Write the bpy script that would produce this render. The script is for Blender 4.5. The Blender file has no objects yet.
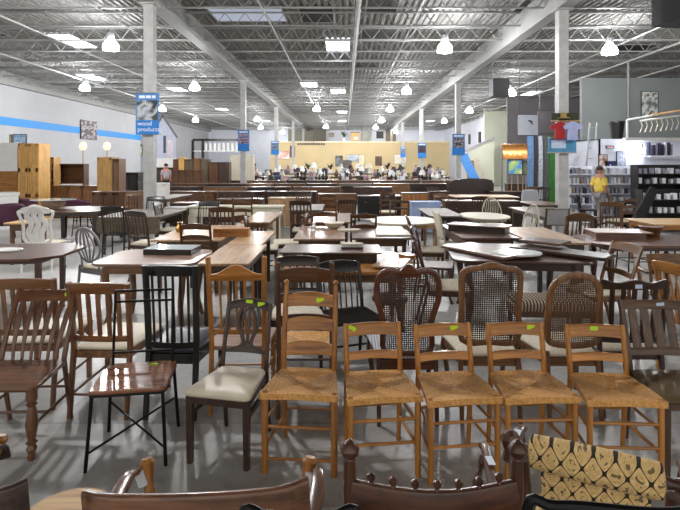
import bpy, bmesh, math, random
from mathutils import Vector, Matrix
random.seed(7)
PI = math.pi
SC = bpy.context.scene
COL = SC.collection
FPX, CX, CY, EYE = 520.0, 345.0, 163.0, 1.8
# ---------------------------------------------------------------- camera
cd = bpy.data.cameras.new('camera'); cam = bpy.data.objects.new('camera', cd); COL.objects.link(cam)
cam.location = (0, 0, EYE); cam.rotation_euler = (PI/2, 0, 0)
cd.sensor_fit = 'HORIZONTAL'; cd.sensor_width = 36; cd.lens = 36*FPX/680
cd.shift_x = (340-CX)/680; cd.shift_y = -(255-CY)/680; cd.clip_start = .05; cd.clip_end = 200
SC.camera = cam
# ---------------------------------------------------------------- world, exposure
wd = bpy.data.worlds.new('world'); SC.world = wd; wd.use_nodes = True
wd.node_tree.nodes['Background'].inputs[0].default_value = (1, .96, .90, 1)
wd.node_tree.nodes['Background'].inputs[1].default_value = 1.0
SC.view_settings.view_transform = 'Standard'; SC.view_settings.look = 'None'
SC.view_settings.gamma = 1; SC.view_settings.use_curve_mapping = False
SC.view_settings.exposure = 0.17
LAMP_E = 125.0
BULB_W = 300.0
SKY_E = 9.0
try:
    SC.cycles.use_denoising = True
    SC.cycles.max_bounces = 6; SC.cycles.diffuse_bounces = 4
    SC.cycles.sample_clamp_indirect = 6
except Exception: pass
# ---------------------------------------------------------------- helpers
def lin(c):
    o = []
    for v in c[:3]:
        v /= 255.0
        o.append(v/12.92 if v <= .04045 else ((v+.055)/1.055)**2.4)
    return (*o, 1)
MATS = {}
def newmat(name):
    m = bpy.data.materials.new(name); m.use_nodes = True
    nt = m.node_tree; b = nt.nodes['Principled BSDF']
    return m, nt, b
def N(nt, t, **kw):
    n = nt.nodes.new(t)
    for k, v in kw.items():
        if k.startswith('i_'): n.inputs[k[2:].replace('_', ' ')].default_value = v
        else: setattr(n, k, v)
    return n
def ramp(nt, stops):
    r = nt.nodes.new('ShaderNodeValToRGB'); e = r.color_ramp.elements
    e[0].position, e[0].color = stops[0]; e[1].position, e[1].color = stops[-1]
    for p, c in stops[1:-1]:
        x = e.new(p); x.color = c
    return r
def plain(name, c, rough=.5, metal=0, noise=.12, scale=6, coat=0, emit=0):
    if name in MATS: return MATS[name]
    m, nt, b = newmat(name)
    tc = N(nt, 'ShaderNodeTexCoord'); no = N(nt, 'ShaderNodeTexNoise'); no.inputs['Scale'].default_value = scale
    no.inputs['Detail'].default_value = 4
    nt.links.new(tc.outputs['Object'], no.inputs['Vector'])
    L = lin(c); lo = tuple(x*(1-noise) for x in L[:3])+(1,); hi = tuple(min(1, x*(1+noise)) for x in L[:3])+(1,)
    r = ramp(nt, [(.3, lo), (.7, hi)]); nt.links.new(no.outputs['Fac'], r.inputs['Fac'])
    nt.links.new(r.outputs['Color'], b.inputs['Base Color'])
    b.inputs['Roughness'].default_value = rough; b.inputs['Metallic'].default_value = metal
    b.inputs['Coat Weight'].default_value = coat
    if emit:
        b.inputs['Emission Color'].default_value = L; b.inputs['Emission Strength'].default_value = emit
    MATS[name] = m; return m
def emis(name, c, s):
    if name in MATS: return MATS[name]
    m, nt, b = newmat(name); b.inputs['Base Color'].default_value = lin(c)
    b.inputs['Emission Color'].default_value = lin(c); b.inputs['Emission Strength'].default_value = s
    MATS[name] = m; return m
class Wood:
    def __init__(s, name, dark, light, rough=.38, coat=.15):
        s.name, s.dark, s.light, s.rough, s.coat = name, dark, light, rough, coat
    def get(s, ax):
        k = s.name+'_grain_'+'xyz'[ax]
        if k in MATS: return MATS[k]
        m, nt, b = newmat(k)
        tc = N(nt, 'ShaderNodeTexCoord'); mp = N(nt, 'ShaderNodeMapping')
        sc = [34, 34, 34]; sc[ax] = 2.2; mp.inputs['Scale'].default_value = sc
        oi = N(nt, 'ShaderNodeObjectInfo')
        nt.links.new(tc.outputs['Object'], mp.inputs['Vector'])
        no = N(nt, 'ShaderNodeTexNoise'); no.inputs['Scale'].default_value = 1.0
        no.inputs['Detail'].default_value = 5; no.inputs['Roughness'].default_value = .6; no.inputs['Distortion'].default_value = .6
        nt.links.new(mp.outputs['Vector'], no.inputs['Vector'])
        D, L = lin(s.dark), lin(s.light)
        r = ramp(nt, [(.32, D), (.68, L)]); nt.links.new(no.outputs['Fac'], r.inputs['Fac'])
        n2 = N(nt, 'ShaderNodeTexNoise'); n2.inputs['Scale'].default_value = 5; n2.inputs['Detail'].default_value = 2
        nt.links.new(tc.outputs['Object'], n2.inputs['Vector'])
        ad = N(nt, 'ShaderNodeMath', operation='ADD'); nt.links.new(oi.outputs['Random'], ad.inputs[0]); nt.links.new(n2.outputs['Fac'], ad.inputs[1])
        mr = N(nt, 'ShaderNodeMapRange'); mr.inputs['From Max'].default_value = 2
        mr.inputs['To Min'].default_value = .72; mr.inputs['To Max'].default_value = 1.28
        nt.links.new(ad.outputs[0], mr.inputs['Value'])
        hs = N(nt, 'ShaderNodeHueSaturation'); nt.links.new(mr.outputs[0], hs.inputs['Value']); nt.links.new(r.outputs['Color'], hs.inputs['Color'])
        nt.links.new(hs.outputs['Color'], b.inputs['Base Color'])
        bu = N(nt, 'ShaderNodeBump'); bu.inputs['Strength'].default_value = .12; bu.inputs['Distance'].default_value = .003
        nt.links.new(no.outputs['Fac'], bu.inputs['Height']); nt.links.new(bu.outputs['Normal'], b.inputs['Normal'])
        b.inputs['Roughness'].default_value = s.rough; b.inputs['Coat Weight'].default_value = s.coat
        b.inputs['Coat Roughness'].default_value = .15
        MATS[k] = m; return m
OAK = Wood('honey_oak', (122, 74, 30), (190, 130, 62))
RUSHOAK = Wood('amber_beech', (150, 94, 34), (208, 144, 66))
MIDOAK = Wood('medium_oak', (84, 56, 34), (138, 98, 62))
BROWN = Wood('brown_wood', (58, 36, 22), (108, 72, 46))
WALNUT = Wood('dark_walnut', (34, 22, 17), (72, 48, 36))
MAHOG = Wood('mahogany', (48, 24, 16), (98, 54, 36), .3, .4)
REDW = Wood('reddish_plywood', (118, 70, 46), (172, 112, 78), .25, .5)
DARKM = Wood('old_mahogany', (50, 28, 17), (92, 55, 36), .32, .3)
BLACKW = Wood('black_paint_wood', (10, 10, 11), (24, 23, 24), .32, .2)
PINE = Wood('pale_pine', (172, 130, 78), (214, 174, 116), .5, 0)
CABOAK = Wood('golden_cabinet_oak', (176, 130, 68), (222, 176, 106), .45, .1)
MAPLE = Wood('pale_maple', (138, 106, 76), (186, 152, 116), .42, .1)
GREYW = Wood('weathered_grey_wood', (84, 76, 70), (136, 128, 120), .5, .0)
OLIVE = Wood('olive_brown_wood', (66, 56, 42), (100, 86, 66), .5, .0)
PINKW = Wood('worn_pinkish_oak', (112, 82, 64), (158, 124, 102), .36, .2)
ESP = Wood('espresso_wood', (22, 15, 13), (50, 34, 28), .3, .3)
TAUPE = Wood('taupe_wood', (76, 54, 42), (120, 92, 76), .33, .25)
WHITE = plain('white_paint', (226, 224, 220), .45, noise=.04)
CREAMP = plain('cream_paint', (204, 196, 176), .45, noise=.05)
CREAM = plain('cream_vinyl', (222, 212, 190), .45, noise=.06)
CREAMF = plain('cream_fabric', (214, 204, 184), .85, noise=.1, scale=30)
BLACKM = plain('black_metal', (16, 16, 18), .35, .6)
BLACKP = plain('black_plastic', (14, 14, 15), .4)
STEEL = plain('galvanised_steel', (150, 152, 154), .4, .7)
GREYP = plain('grey_paint', (150, 152, 152), .6)
PURPLE = plain('plum_fabric', (74, 36, 56), .85, noise=.15)
OLIVEV = plain('olive_brown_vinyl', (92, 76, 50), .4, noise=.15)
BLUEP = plain('pale_blue_paint', (150, 170, 206), .6, noise=.12)
GREEN = plain('lime_sticker', (196, 240, 44), .5, noise=.02)
TAGW = plain('white_tag', (232, 236, 244), .6, noise=.02)
TAGB = plain('pale_blue_sticker', (196, 214, 240), .6, noise=.02)
BRASS = plain('brass', (170, 130, 60), .35, .9)
CHINA = plain('white_china', (236, 236, 234), .15, noise=.02)
SILV = plain('dull_silver', (120, 120, 125), .3, .8)
CANE = plain('cane_weave', (92, 62, 38), .6, noise=.25, scale=40)
CANED = plain('dark_cane_weave', (62, 42, 32), .6, noise=.25, scale=40)
BLACKSEAT = plain('black_vinyl', (34, 34, 42), .35, noise=.1)

def rush_mat():
    m, nt, b = newmat('woven_rush')
    tc = N(nt, 'ShaderNodeTexCoord'); sp = N(nt, 'ShaderNodeSeparateXYZ'); nt.links.new(tc.outputs['Object'], sp.inputs[0])
    ax = N(nt, 'ShaderNodeMath', operation='ABSOLUTE'); ay = N(nt, 'ShaderNodeMath', operation='ABSOLUTE')
    nt.links.new(sp.outputs['X'], ax.inputs[0]); nt.links.new(sp.outputs['Y'], ay.inputs[0])
    sx = N(nt, 'ShaderNodeMath', operation='MULTIPLY'); sx.inputs[1].default_value = .9; nt.links.new(ax.outputs[0], sx.inputs[0])
    mx = N(nt, 'ShaderNodeMath', operation='MAXIMUM'); nt.links.new(sx.outputs[0], mx.inputs[0]); nt.links.new(ay.outputs[0], mx.inputs[1])
    fr = N(nt, 'ShaderNodeMath', operation='MULTIPLY'); fr.inputs[1].default_value = 520; nt.links.new(mx.outputs[0], fr.inputs[0])
    si = N(nt, 'ShaderNodeMath', operation='SINE'); nt.links.new(fr.outputs[0], si.inputs[0])
    gt = N(nt, 'ShaderNodeMath', operation='GREATER_THAN'); nt.links.new(sx.outputs[0], gt.inputs[0]); nt.links.new(ay.outputs[0], gt.inputs[1])
    no = N(nt, 'ShaderNodeTexNoise'); no.inputs['Scale'].default_value = 60; no.inputs['Detail'].default_value = 5
    nt.links.new(tc.outputs['Object'], no.inputs['Vector'])
    r = ramp(nt, [(.25, lin((186, 128, 66))), (.75, lin((234, 180, 108)))]); nt.links.new(no.outputs['Fac'], r.inputs['Fac'])
    mr = N(nt, 'ShaderNodeMapRange'); mr.inputs['From Min'].default_value = -1; mr.inputs['To Min'].default_value = .9; mr.inputs['To Max'].default_value = 1.12
    nt.links.new(si.outputs[0], mr.inputs['Value'])
    g2 = N(nt, 'ShaderNodeMath', operation='MULTIPLY_ADD'); g2.inputs[1].default_value = -.24; nt.links.new(gt.outputs[0], g2.inputs[0]); nt.links.new(mr.outputs[0], g2.inputs[2])
    hs = N(nt, 'ShaderNodeHueSaturation'); nt.links.new(g2.outputs[0], hs.inputs['Value']); nt.links.new(r.outputs['Color'], hs.inputs['Color'])
    nt.links.new(hs.outputs['Color'], b.inputs['Base Color']); b.inputs['Roughness'].default_value = .65
    bu = N(nt, 'ShaderNodeBump'); bu.inputs['Strength'].default_value = .5; bu.inputs['Distance'].default_value = .003
    nt.links.new(si.outputs[0], bu.inputs['Height']); nt.links.new(bu.outputs['Normal'], b.inputs['Normal'])
    MATS['woven_rush'] = m; return m
RUSH = rush_mat()
def tapestry_mat():
    m, nt, b = newmat('gold_tapestry')
    tc = N(nt, 'ShaderNodeTexCoord'); sp = N(nt, 'ShaderNodeSeparateXYZ'); nt.links.new(tc.outputs['UV'], sp.inputs[0])
    def mul(o, k, a=0):
        n = N(nt, 'ShaderNodeMath', operation='MULTIPLY_ADD'); n.inputs[1].default_value = k; n.inputs[2].default_value = a; nt.links.new(o, n.inputs[0]); return n.outputs[0]
    def f(op, a, c=None):
        n = N(nt, 'ShaderNodeMath', operation=op); nt.links.new(a, n.inputs[0])
        if c is not None:
            if isinstance(c, float): n.inputs[1].default_value = c
            else: nt.links.new(c, n.inputs[1])
        return n.outputs[0]
    u, v = sp.outputs['X'], sp.outputs['Y']
    cu = f('COSINE', mul(u, 2*PI/.064)); cv = f('COSINE', mul(v, 2*PI/.082))
    s = f('ABSOLUTE', f('ADD', cu, cv))
    no = N(nt, 'ShaderNodeTexNoise'); no.inputs['Scale'].default_value = 70; no.inputs['Detail'].default_value = 4
    nt.links.new(tc.outputs['UV'], no.inputs['Vector'])
    line = f('LESS_THAN', s, mul(no.outputs['Fac'], .3))
    mx = f('MAXIMUM', f('ADD', cu, cv), mul(f('ADD', cu, cv), -1.0))
    fl = f('MULTIPLY', f('GREATER_THAN', mx, 1.1), f('GREATER_THAN', no.outputs['Fac'], .55))
    al = f('MAXIMUM', line, mul(fl, .8))
    r = ramp(nt, [(.3, lin((196, 158, 98))), (.7, lin((236, 206, 146)))]); nt.links.new(no.outputs['Fac'], r.inputs['Fac'])
    mix = N(nt, 'ShaderNodeMix', data_type='RGBA'); nt.links.new(al, mix.inputs['Factor'])
    nt.links.new(r.outputs['Color'], mix.inputs[6]); mix.inputs[7].default_value = lin((44, 36, 28))
    nt.links.new(mix.outputs[2], b.inputs['Base Color']); b.inputs['Roughness'].default_value = .9
    MATS['gold_tapestry'] = m; return m
TAPESTRY = tapestry_mat()
def stripe_mat(name, c1, c2, k=260, axis='X'):
    m, nt, b = newmat(name)
    tc = N(nt, 'ShaderNodeTexCoord'); w = N(nt, 'ShaderNodeTexWave'); w.inputs['Scale'].default_value = k/20; w.inputs['Distortion'].default_value = 1.5
    w.bands_direction = axis; nt.links.new(tc.outputs['Object'], w.inputs['Vector'])
    r = ramp(nt, [(.4, lin(c1)), (.6, lin(c2))]); nt.links.new(w.outputs['Fac'], r.inputs['Fac'])
    nt.links.new(r.outputs['Color'], b.inputs['Base Color']); b.inputs['Roughness'].default_value = .85
    return m
ZEBRA = stripe_mat('striped_brown_fabric', (70, 56, 50), (176, 160, 140), 200)
PLAID = stripe_mat('striped_grey_fabric', (150, 152, 160), (196, 198, 204), 300)

class MB:
    def __init__(s): s.v = []; s.f = []; s.uv = None
    def add(s, vs, fs):
        o = len(s.v); s.v += [tuple(v) for v in vs]; s.f += [tuple(i+o for i in f) for f in fs]; return s
    def loft(s, loops, caps=True, closed=False):
        n = len(loops[0]); vs = [p for l in loops for p in l]; fs = []
        m = len(loops)
        for i in range(m if closed else m-1):
            j = (i+1) % m
            for k in range(n):
                k2 = (k+1) % n
                fs.append((i*n+k, i*n+k2, j*n+k2, j*n+k))
        if caps and not closed:
            fs.append(tuple(range(n-1, -1, -1))); fs.append(tuple((m-1)*n+k for k in range(n)))
        return s.add(vs, fs)
    def box(s, c, d, rot=None):
        x, y, z = d[0]/2, d[1]/2, d[2]/2
        vs = [Vector((a*x, b*y, e*z)) for e in (-1, 1) for a, b in ((-1, -1), (1, -1), (1, 1), (-1, 1))]
        if rot is not None: vs = [rot @ v for v in vs]
        return s.loft([[v+Vector(c) for v in vs[:4]], [v+Vector(c) for v in vs[4:]]])
    def bx(s, x0, x1, y0, y1, z0, z1): return s.box(((x0+x1)/2, (y0+y1)/2, (z0+z1)/2), (abs(x1-x0), abs(y1-y0), abs(z1-z0)))
    def sweep(s, pts, prof, ref=(0, 0, 1), sc=None, closed=False):
        pts = [Vector(p) for p in pts]; n = len(pts); loops = []
        for i, p in enumerate(pts):
            a = pts[i-1] if (i > 0 or closed) else p; c = pts[(i+1) % n] if (i < n-1 or closed) else p
            t = (c-a).normalized(); R = Vector(ref)
            if abs(t.dot(R)) > .985: R = Vector((0, 1, 0)) if abs(t.y) < .9 else Vector((1, 0, 0))
            side = t.cross(R).normalized(); up = side.cross(t)
            k = sc[i] if sc else 1
            ka, kb = k if isinstance(k, tuple) else (k, k)
            loops.append([p+side*(q[0]*ka)+up*(q[1]*kb) for q in prof])
        return s.loft(loops, closed=closed)
    def tube(s, pts, r, n=8, closed=False, ref=(0, 0, 1)):
        sc = r if isinstance(r, (list, tuple)) else [r]*len(pts)
        return s.sweep(pts, CIRC[n], ref, sc, closed)
    def bar(s, p0, p1, w, t, ref=(0, 0, 1), taper=1): return s.sweep([p0, p1], RECT(w, t), ref, [1, taper])
    def lathe(s, p0, p1, prof, n=10):
        p0, p1 = Vector(p0), Vector(p1)
        return s.tube([p0.lerp(p1, a) for a, r in prof], [r for a, r in prof], n)
def circ(n): return [(math.cos(2*PI*i/n), math.sin(2*PI*i/n)) for i in range(n)]
CIRC = {n: circ(n) for n in range(4, 33)}
def RECT(w, t): return [(-w/2, -t/2), (w/2, -t/2), (w/2, t/2), (-w/2, t/2)]
def RRECT(w, t, r=None, k=2):
    r = r or min(w, t)*.35; o = []
    for cx, cy, a0 in ((w/2-r, t/2-r, 0), (-w/2+r, t/2-r, PI/2), (-w/2+r, -t/2+r, PI), (w/2-r, -t/2+r, 1.5*PI)):
        for i in range(k+1): o.append((cx+r*math.cos(a0+PI/2*i/k), cy+r*math.sin(a0+PI/2*i/k)))
    return o
def ellipse(a, b, n=32): return [(a*math.cos(2*PI*i/n), b*math.sin(2*PI*i/n)) for i in range(n)]
def curve(pts, n=5, closed=False):
    P = [Vector(p) for p in pts]; m = len(P); o = []
    for i in range(m if closed else m-1):
        p1, p2 = P[i], P[(i+1) % m]
        p0 = P[i-1] if (i > 0 or closed) else p1*2-p2; p3 = P[(i+2) % m] if (i < m-2 or closed) else p2*2-p1
        for k in range(n):
            t = k/n
            o.append(.5*((2*p1)+(p2-p0)*t+(2*p0-5*p1+4*p2-p3)*t*t+(3*p1-p0-3*p2+p3)*t**3))
    if not closed: o.append(P[-1])
    return o
def slab(mb, out, z0, z1, e=0.006):
    cx = sum(p[0] for p in out)/len(out); cy = sum(p[1] for p in out)/len(out)
    def ins(k, z):
        r = []
        for x, y in out:
            d = math.hypot(x-cx, y-cy) or 1; q = 1-k/d
            r.append(Vector((cx+(x-cx)*q, cy+(y-cy)*q, z)))
        return r
    return mb.loft([ins(e, z0), ins(0, z0+e), ins(0, z1-e), ins(e, z1)])
def cushion(mb, out, z0, z1, puff=.02):
    L = []
    cx = sum(p[0] for p in out)/len(out); cy = sum(p[1] for p in out)/len(out)
    for k, z in ((.94, z0), (1, z0+(z1-z0)*.3), (1, z0+(z1-z0)*.6), (.95, z1-(z1-z0)*.12), (.8, z1+puff*.35), (.5, z1+puff*.8), (.2, z1+puff)):
        L.append([Vector((cx+(x-cx)*k, cy+(y-cy)*k, z)) for x, y in out])
    return mb.loft(L)
def link(o, parent=None):
    COL.objects.link(o)
    if parent is not None: o.parent = parent
    return o
def build(name, mb, mat, parent=None, bevel=0, sharp=38, sub=0):
    me = bpy.data.meshes.new(name); me.from_pydata(mb.v, [], mb.f); me.update()
    bm = bmesh.new(); bm.from_mesh(me); bmesh.ops.recalc_face_normals(bm, faces=bm.faces); bm.to_mesh(me); bm.free()
    for p in me.polygons: p.use_smooth = True
    me.set_sharp_from_angle(angle=math.radians(sharp))
    if isinstance(mat, Wood):
        xs = [max(v[i] for v in mb.v)-min(v[i] for v in mb.v) for i in range(3)]
        mat = mat.get(xs.index(max(xs)))
    me.materials.append(mat)
    o = bpy.data.objects.new(name, me); link(o, parent)
    if bevel:
        b = o.modifiers.new('bevel', 'BEVEL'); b.width = bevel; b.segments = 2; b.limit_method = 'ANGLE'; b.angle_limit = math.radians(40)
    if sub:
        b = o.modifiers.new('subsurf', 'SUBSURF'); b.levels = sub; b.render_levels = sub
    return o
def tag(o, label, cat, group=None, kind=None):
    if label: o['label'] = label
    if cat: o['category'] = cat
    if group: o['group'] = group
    if kind: o['kind'] = kind
    return o
def thing(name, label, cat, loc=(0, 0, 0), rot=0, group=None):
    o = bpy.data.objects.new(name, None); COL.objects.link(o); o.empty_display_size = .1
    o.location = loc; o.rotation_euler = (0, 0, math.radians(rot)); return tag(o, label, cat, group)
def struct(name, mb, mat, **k):
    o = build(name, mb, mat, **k); o['kind'] = 'structure'; return o
def dup(root, loc, rot=0, label=None, group=None, scale=None, cat=None):
    r = root.copy(); COL.objects.link(r); r.location = loc; r.rotation_euler = (0, 0, math.radians(rot))
    if label: r['label'] = label
    if group: r['group'] = group
    elif not group and label and 'group' in r: del r['group']
    if scale: r.scale = scale if isinstance(scale, tuple) else (scale,)*3
    for ch in list(root.children):
        c = ch.copy(); COL.objects.link(c); c.parent = r
        for g in list(ch.children):
            d = g.copy(); COL.objects.link(d); d.parent = c
    return r
def G(px, py, z=0):
    Y = FPX*(EYE-z)/(py-CY); return ((px-CX)*Y/FPX, Y)
def XP(px, Y): return (px-CX)*Y/FPX
def ZP(py, Y): return EYE-(py-CY)*Y/FPX
def text_mesh(name, s, size, mat, parent=None, loc=(0, 0, 0), rot=(PI/2, 0, 0), align='CENTER'):
    cu = bpy.data.curves.new('lettering', 'FONT'); cu.body = s; cu.size = size; cu.align_x = align; cu.extrude = .002
    t = bpy.data.objects.new('lettering', cu); COL.objects.link(t)
    me = bpy.data.meshes.new_from_object(t.evaluated_get(bpy.context.evaluated_depsgraph_get()))
    bpy.data.objects.remove(t); me.materials.clear(); me.materials.append(mat)
    o = bpy.data.objects.new(name, me); link(o, parent); o.location = loc; o.rotation_euler = rot; return o
# ================================================================ the building
Y0, Y1, XL, XR, DECK = -3.0, 66.0, -17.3, 17.0, 6.42
def concrete():
    m, nt, b = newmat('polished_concrete')
    tc = N(nt, 'ShaderNodeTexCoord')
    n1 = N(nt, 'ShaderNodeTexNoise'); n1.inputs['Scale'].default_value = .8; n1.inputs['Detail'].default_value = 7; n1.inputs['Roughness'].default_value = .65
    n2 = N(nt, 'ShaderNodeTexNoise'); n2.inputs['Scale'].default_value = 14; n2.inputs['Detail'].default_value = 6
    for n in (n1, n2): nt.links.new(tc.outputs['Object'], n.inputs['Vector'])
    mx = N(nt, 'ShaderNodeMath', operation='MULTIPLY_ADD'); mx.inputs[1].default_value = .35
    nt.links.new(n2.outputs['Fac'], mx.inputs[0]); nt.links.new(n1.outputs['Fac'], mx.inputs[2])
    r = ramp(nt, [(.45, lin((126, 124, 118))), (.62, lin((164, 162, 158))), (.85, lin((184, 184, 184)))]); nt.links.new(mx.outputs[0], r.inputs['Fac'])
    br = N(nt, 'ShaderNodeTexBrick'); br.offset = 0; br.inputs['Scale'].default_value = 1; br.inputs['Brick Width'].default_value = 3.6; br.inputs['Row Height'].default_value = 3.6
    br.inputs['Mortar Size'].default_value = .008; br.inputs['Color1'].default_value = (1, 1, 1, 1); br.inputs['Color2'].default_value = (.93, .93, .93, 1); br.inputs['Mortar'].default_value = (.62, .61, .6, 1)
    nt.links.new(tc.outputs['Object'], br.inputs['Vector'])
    mm = N(nt, 'ShaderNodeMix', data_type='RGBA', blend_type='MULTIPLY'); mm.inputs['Factor'].default_value = 1
    nt.links.new(r.outputs['Color'], mm.inputs[6]); nt.links.new(br.outputs['Color'], mm.inputs[7])
    nt.links.new(mm.outputs[2], b.inputs['Base Color'])
    rr = N(nt, 'ShaderNodeMapRange'); rr.inputs['To Min'].default_value = .28; rr.inputs['To Max'].default_value = .5
    nt.links.new(n1.outputs['Fac'], rr.inputs['Value']); nt.links.new(rr.outputs[0], b.inputs['Roughness'])
    return m
struct('floor', MB().bx(XL-.2, XR+.2, Y0, Y1+.2, -.2, 0), concrete())
# corrugated roof deck, ribs running along the hall; left open where the skylights sit
DECKM = plain('galvanised_deck', (132, 130, 126), .75, 0, .12, 3)
mb = MB(); P = .2; x = XL; prof = []
while x < XR:
    prof += [(x, DECK+.05), (x+.07, DECK+.05), (x+.1, DECK), (x+.17, DECK)]; x += P
mb.loft([[(a, y, z) for a, z in prof]+[(a, y, z+.02) for a, z in reversed(prof)] for y in (Y0, Y1)])
struct('ceiling', mb, DECKM, sharp=20)
# walls
WALLW = plain('white_block_wall', (180, 181, 184), .8, noise=.04, scale=1.2)
WALLC = plain('cream_wall', (226, 228, 208), .8, noise=.05, scale=1)
WALLB = plain('bluish_white_wall', (222, 226, 236), .8, noise=.04, scale=1)
WALLY = plain('pale_yellow_wall', (208, 186, 142), .8, noise=.05, scale=.6)
WALLG = plain('grey_panel', (132, 138, 138), .7, noise=.08, scale=.8)
WALLD = plain('dark_taupe_panel', (112, 108, 110), .8, noise=.1, scale=.8)
struct('wall_left', MB().bx(XL-.2, XL, Y0, Y1, 0, 6.5), WALLW)
struct('wall_back', MB().bx(XL-.2, XR+.2, Y1, Y1+.2, 0, 6.5), WALLB)
struct('wall_right', MB().bx(XR, XR+.2, Y0, Y1, 0, 6.5), WALLD)
struct('trim_1', MB().bx(XL-.02, XL+.02, Y0, 44, 3.72, 4.14), plain('blue_stripe', (44, 140, 214), .6, noise=.02))
struct('trim_2', MB().bx(XL, XL+.25, 20.4, 20.75, 0, 6.4), WALLW)
struct('trim_3', MB().bx(XL, XL+1.2, 44, 44.4, 0, 6.4), WALLW)
struct('trim_4', MB().bx(XL, XL+.3, Y0, Y1, 5.75, 6.4), plain('grey_ledger', (150, 150, 148), .7))
BEAM = plain('beam_paint', (150, 150, 147), .55, noise=.07, scale=2)
JO = plain('joist_paint', (152, 152, 149), .5, noise=.06, scale=2)
def ibeam(name, x, z0, z1):
    m = MB(); m.bx(x-.17, x+.17, Y0, Y1, z0, z0+.05); m.bx(x-.12, x+.12, Y0, Y1, z0+.05, DECK)
    struct(name, m, BEAM)
BL, BR = -4.9, 5.45
ibeam('trim_5', BL, 5.79, 6.25); ibeam('trim_6', BR, 5.65, 6.1)
tn = 7
for i in range(8):
    y = 13.07+12*(i-1) if i else 1.07
    if y > 62: continue
    for xc, zt in ((BL, 5.79), (BR, 5.65)):
        m = MB(); m.bx(xc-.12, xc+.12, y-.12, y+.12, 0, zt); m.bx(xc-.2, xc+.2, y-.2, y+.2, 0, .03); m.bx(xc-.2, xc+.2, y-.2, y+.2, zt-.03, zt)
        struct('trim_%d' % tn, m, plain('post_paint', (178, 178, 176), .5)); tn += 1
# open-web joists across the hall
jm = MB(); X0, X1 = XL+.3, XR; n = 56; dx = (X1-X0)/n
jm.bx(X0, X1, -.035, .035, .40, .45); jm.bx(X0+.6, X1-.6, -.03, .03, 0, .04)
for k in range(n*1):
    a = X0+k*dx; b = a+dx/2; c = a+dx
    jm.tube([(a, 0, .41), (b, 0, .03)], .013, 5); jm.tube([(b, 0, .03), (c, 0, .41)], .013, 5)
y = Y0+.5; first = None; JY = []
while y < Y1-.5:
    if first is None: first = struct('trim_%d' % tn, jm, JO); o = first
    else: o = first.copy(); COL.objects.link(o); o.name = 'trim_%d' % tn
    o.location = (0, y, 5.95); JY.append(y); tn += 1; y += 1.83
# longitudinal pipes and bridging
for x, z, r in ((.36, 6.0, .07), (-2.2, 5.9, .025), (9.5, 5.9, .03), (11.5, 5.93, .045), (14.2, 5.93, .04), (-9.6, 5.9, .03), (-12.9, 5.9, .045), (2.0, 5.93, .015), (-6.6, 5.93, .02)):
    struct('trim_%d' % tn, MB().tube([(x, Y0, z), (x, Y1, z)], r, 8), JO); tn += 1
# skylights: domes set on curbs in the deck
skm = emis('skylight_daylight', (236, 244, 255), SKY_E)
sk2 = emis('dull_skylight', (170, 178, 196), .55)
dk = plain('dark_vent', (30, 30, 34), .6)
win = 1
def skylight(x, y, w=.85, l=2.0, m=skm, z=None):
    global win
    z = z or DECK-.03
    fr = MB(); fr.bx(x-w/2-.04, x-w/2, y-l/2, y+l/2, z-.02, z+.03); fr.bx(x+w/2, x+w/2+.04, y-l/2, y+l/2, z-.02, z+.03)
    fr.bx(x-w/2-.04, x+w/2+.04, y-l/2-.04, y-l/2, z-.02, z+.03); fr.bx(x-w/2-.04, x+w/2+.04, y+l/2, y+l/2+.04, z-.02, z+.03)
    o = struct('window_%d' % win, fr, JO); win += 1
    p = build('pane', MB().bx(x-w/2, x+w/2, y-l/2, y+l/2, z, z+.02), m, o)
for px, py in ((73, 41), (338, 46), (92, 77), (309, 84), (338, 91), (177, 89), (222, 109), (342, 112), (342, 121), (532, 93), (430, 121), (266, 121), (500, 112)):
    yy = 4.6*FPX/(163-py); skylight(XP(px, yy), yy, .9, 2.1)
for px, py, w in ((248, 14, 2.2),): yy = 4.6*FPX/(163-py); skylight(XP(px, yy), yy, w, 1.5, sk2)
for px, py, w in ((317, 15, 1.0), (383, 3, .9), (379, 33, 1.2), (540, 5, 1.2), (365, 65, 1.3), (628, 49, 1.6), (-20, 30, 1)):
    yy = 4.6*FPX/(163-py); skylight(XP(px, yy), yy, w, 1.6, dk)
# high bay lamps
SHADE = emis('glowing_refractor', (248, 250, 255), LAMP_E)
lt = thing('ceiling_lamp', 'bell shaped high bay warehouse lamp hanging from roof joists', 'lamp', (0, 0, 0), 0, 'high bay lamps under the roof')
prof = [(.0, .205), (.15, .21), (.45, .2), (.7, .15), (.85, .1), (1, .08)]
build('lamp_shade', MB().lathe((0, 0, -.2), (0, 0, .14), prof, 16), SHADE, lt)
build('housing', MB().lathe((0, 0, .14), (0, 0, .36), [(0, .09), (.1, .1), (.8, .1), (1, .05)], 12), STEEL, lt)
build('hook', MB().tube([(0, 0, .35), (0, 0, .5)], .012, 6), STEEL, lt)
bl = bpy.data.lights.new('bulb', 'POINT'); bl.energy = BULB_W; bl.shadow_soft_size = .05; bl.color = (1, .985, .96)
bo = bpy.data.objects.new('bulb', bl); link(bo, lt); bo.location = (0, 0, -.27)
LPOS = [(-7.3, 7.6), (-2.3, 7.2), (8.6, 7.6),
        (-7.25, 16.1), (3.15, 16.4), (8.5, 16.7), (-7.2, 24.9), (3.1, 26.2), (8.6, 26.9), (-1.9, 35), (3.05, 35.2), (-12.3, 35), (8.6, 36),
        (-12.6, 43.8), (-7.3, 43.2), (3.1, 44), (8.6, 45), (-1.9, 52), (3.1, 53), (-8.6, 53), (-12.5, 25), (-7.3, 61), (6.0, 61)]  # last two lamps are added to brighten the back wall
for i, (x, y) in enumerate(LPOS):
    if i == 0: lt.location = (x, y, 5.5)
    else: dup(lt, (x, y, 5.5), group='high bay lamps under the roof')
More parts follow.
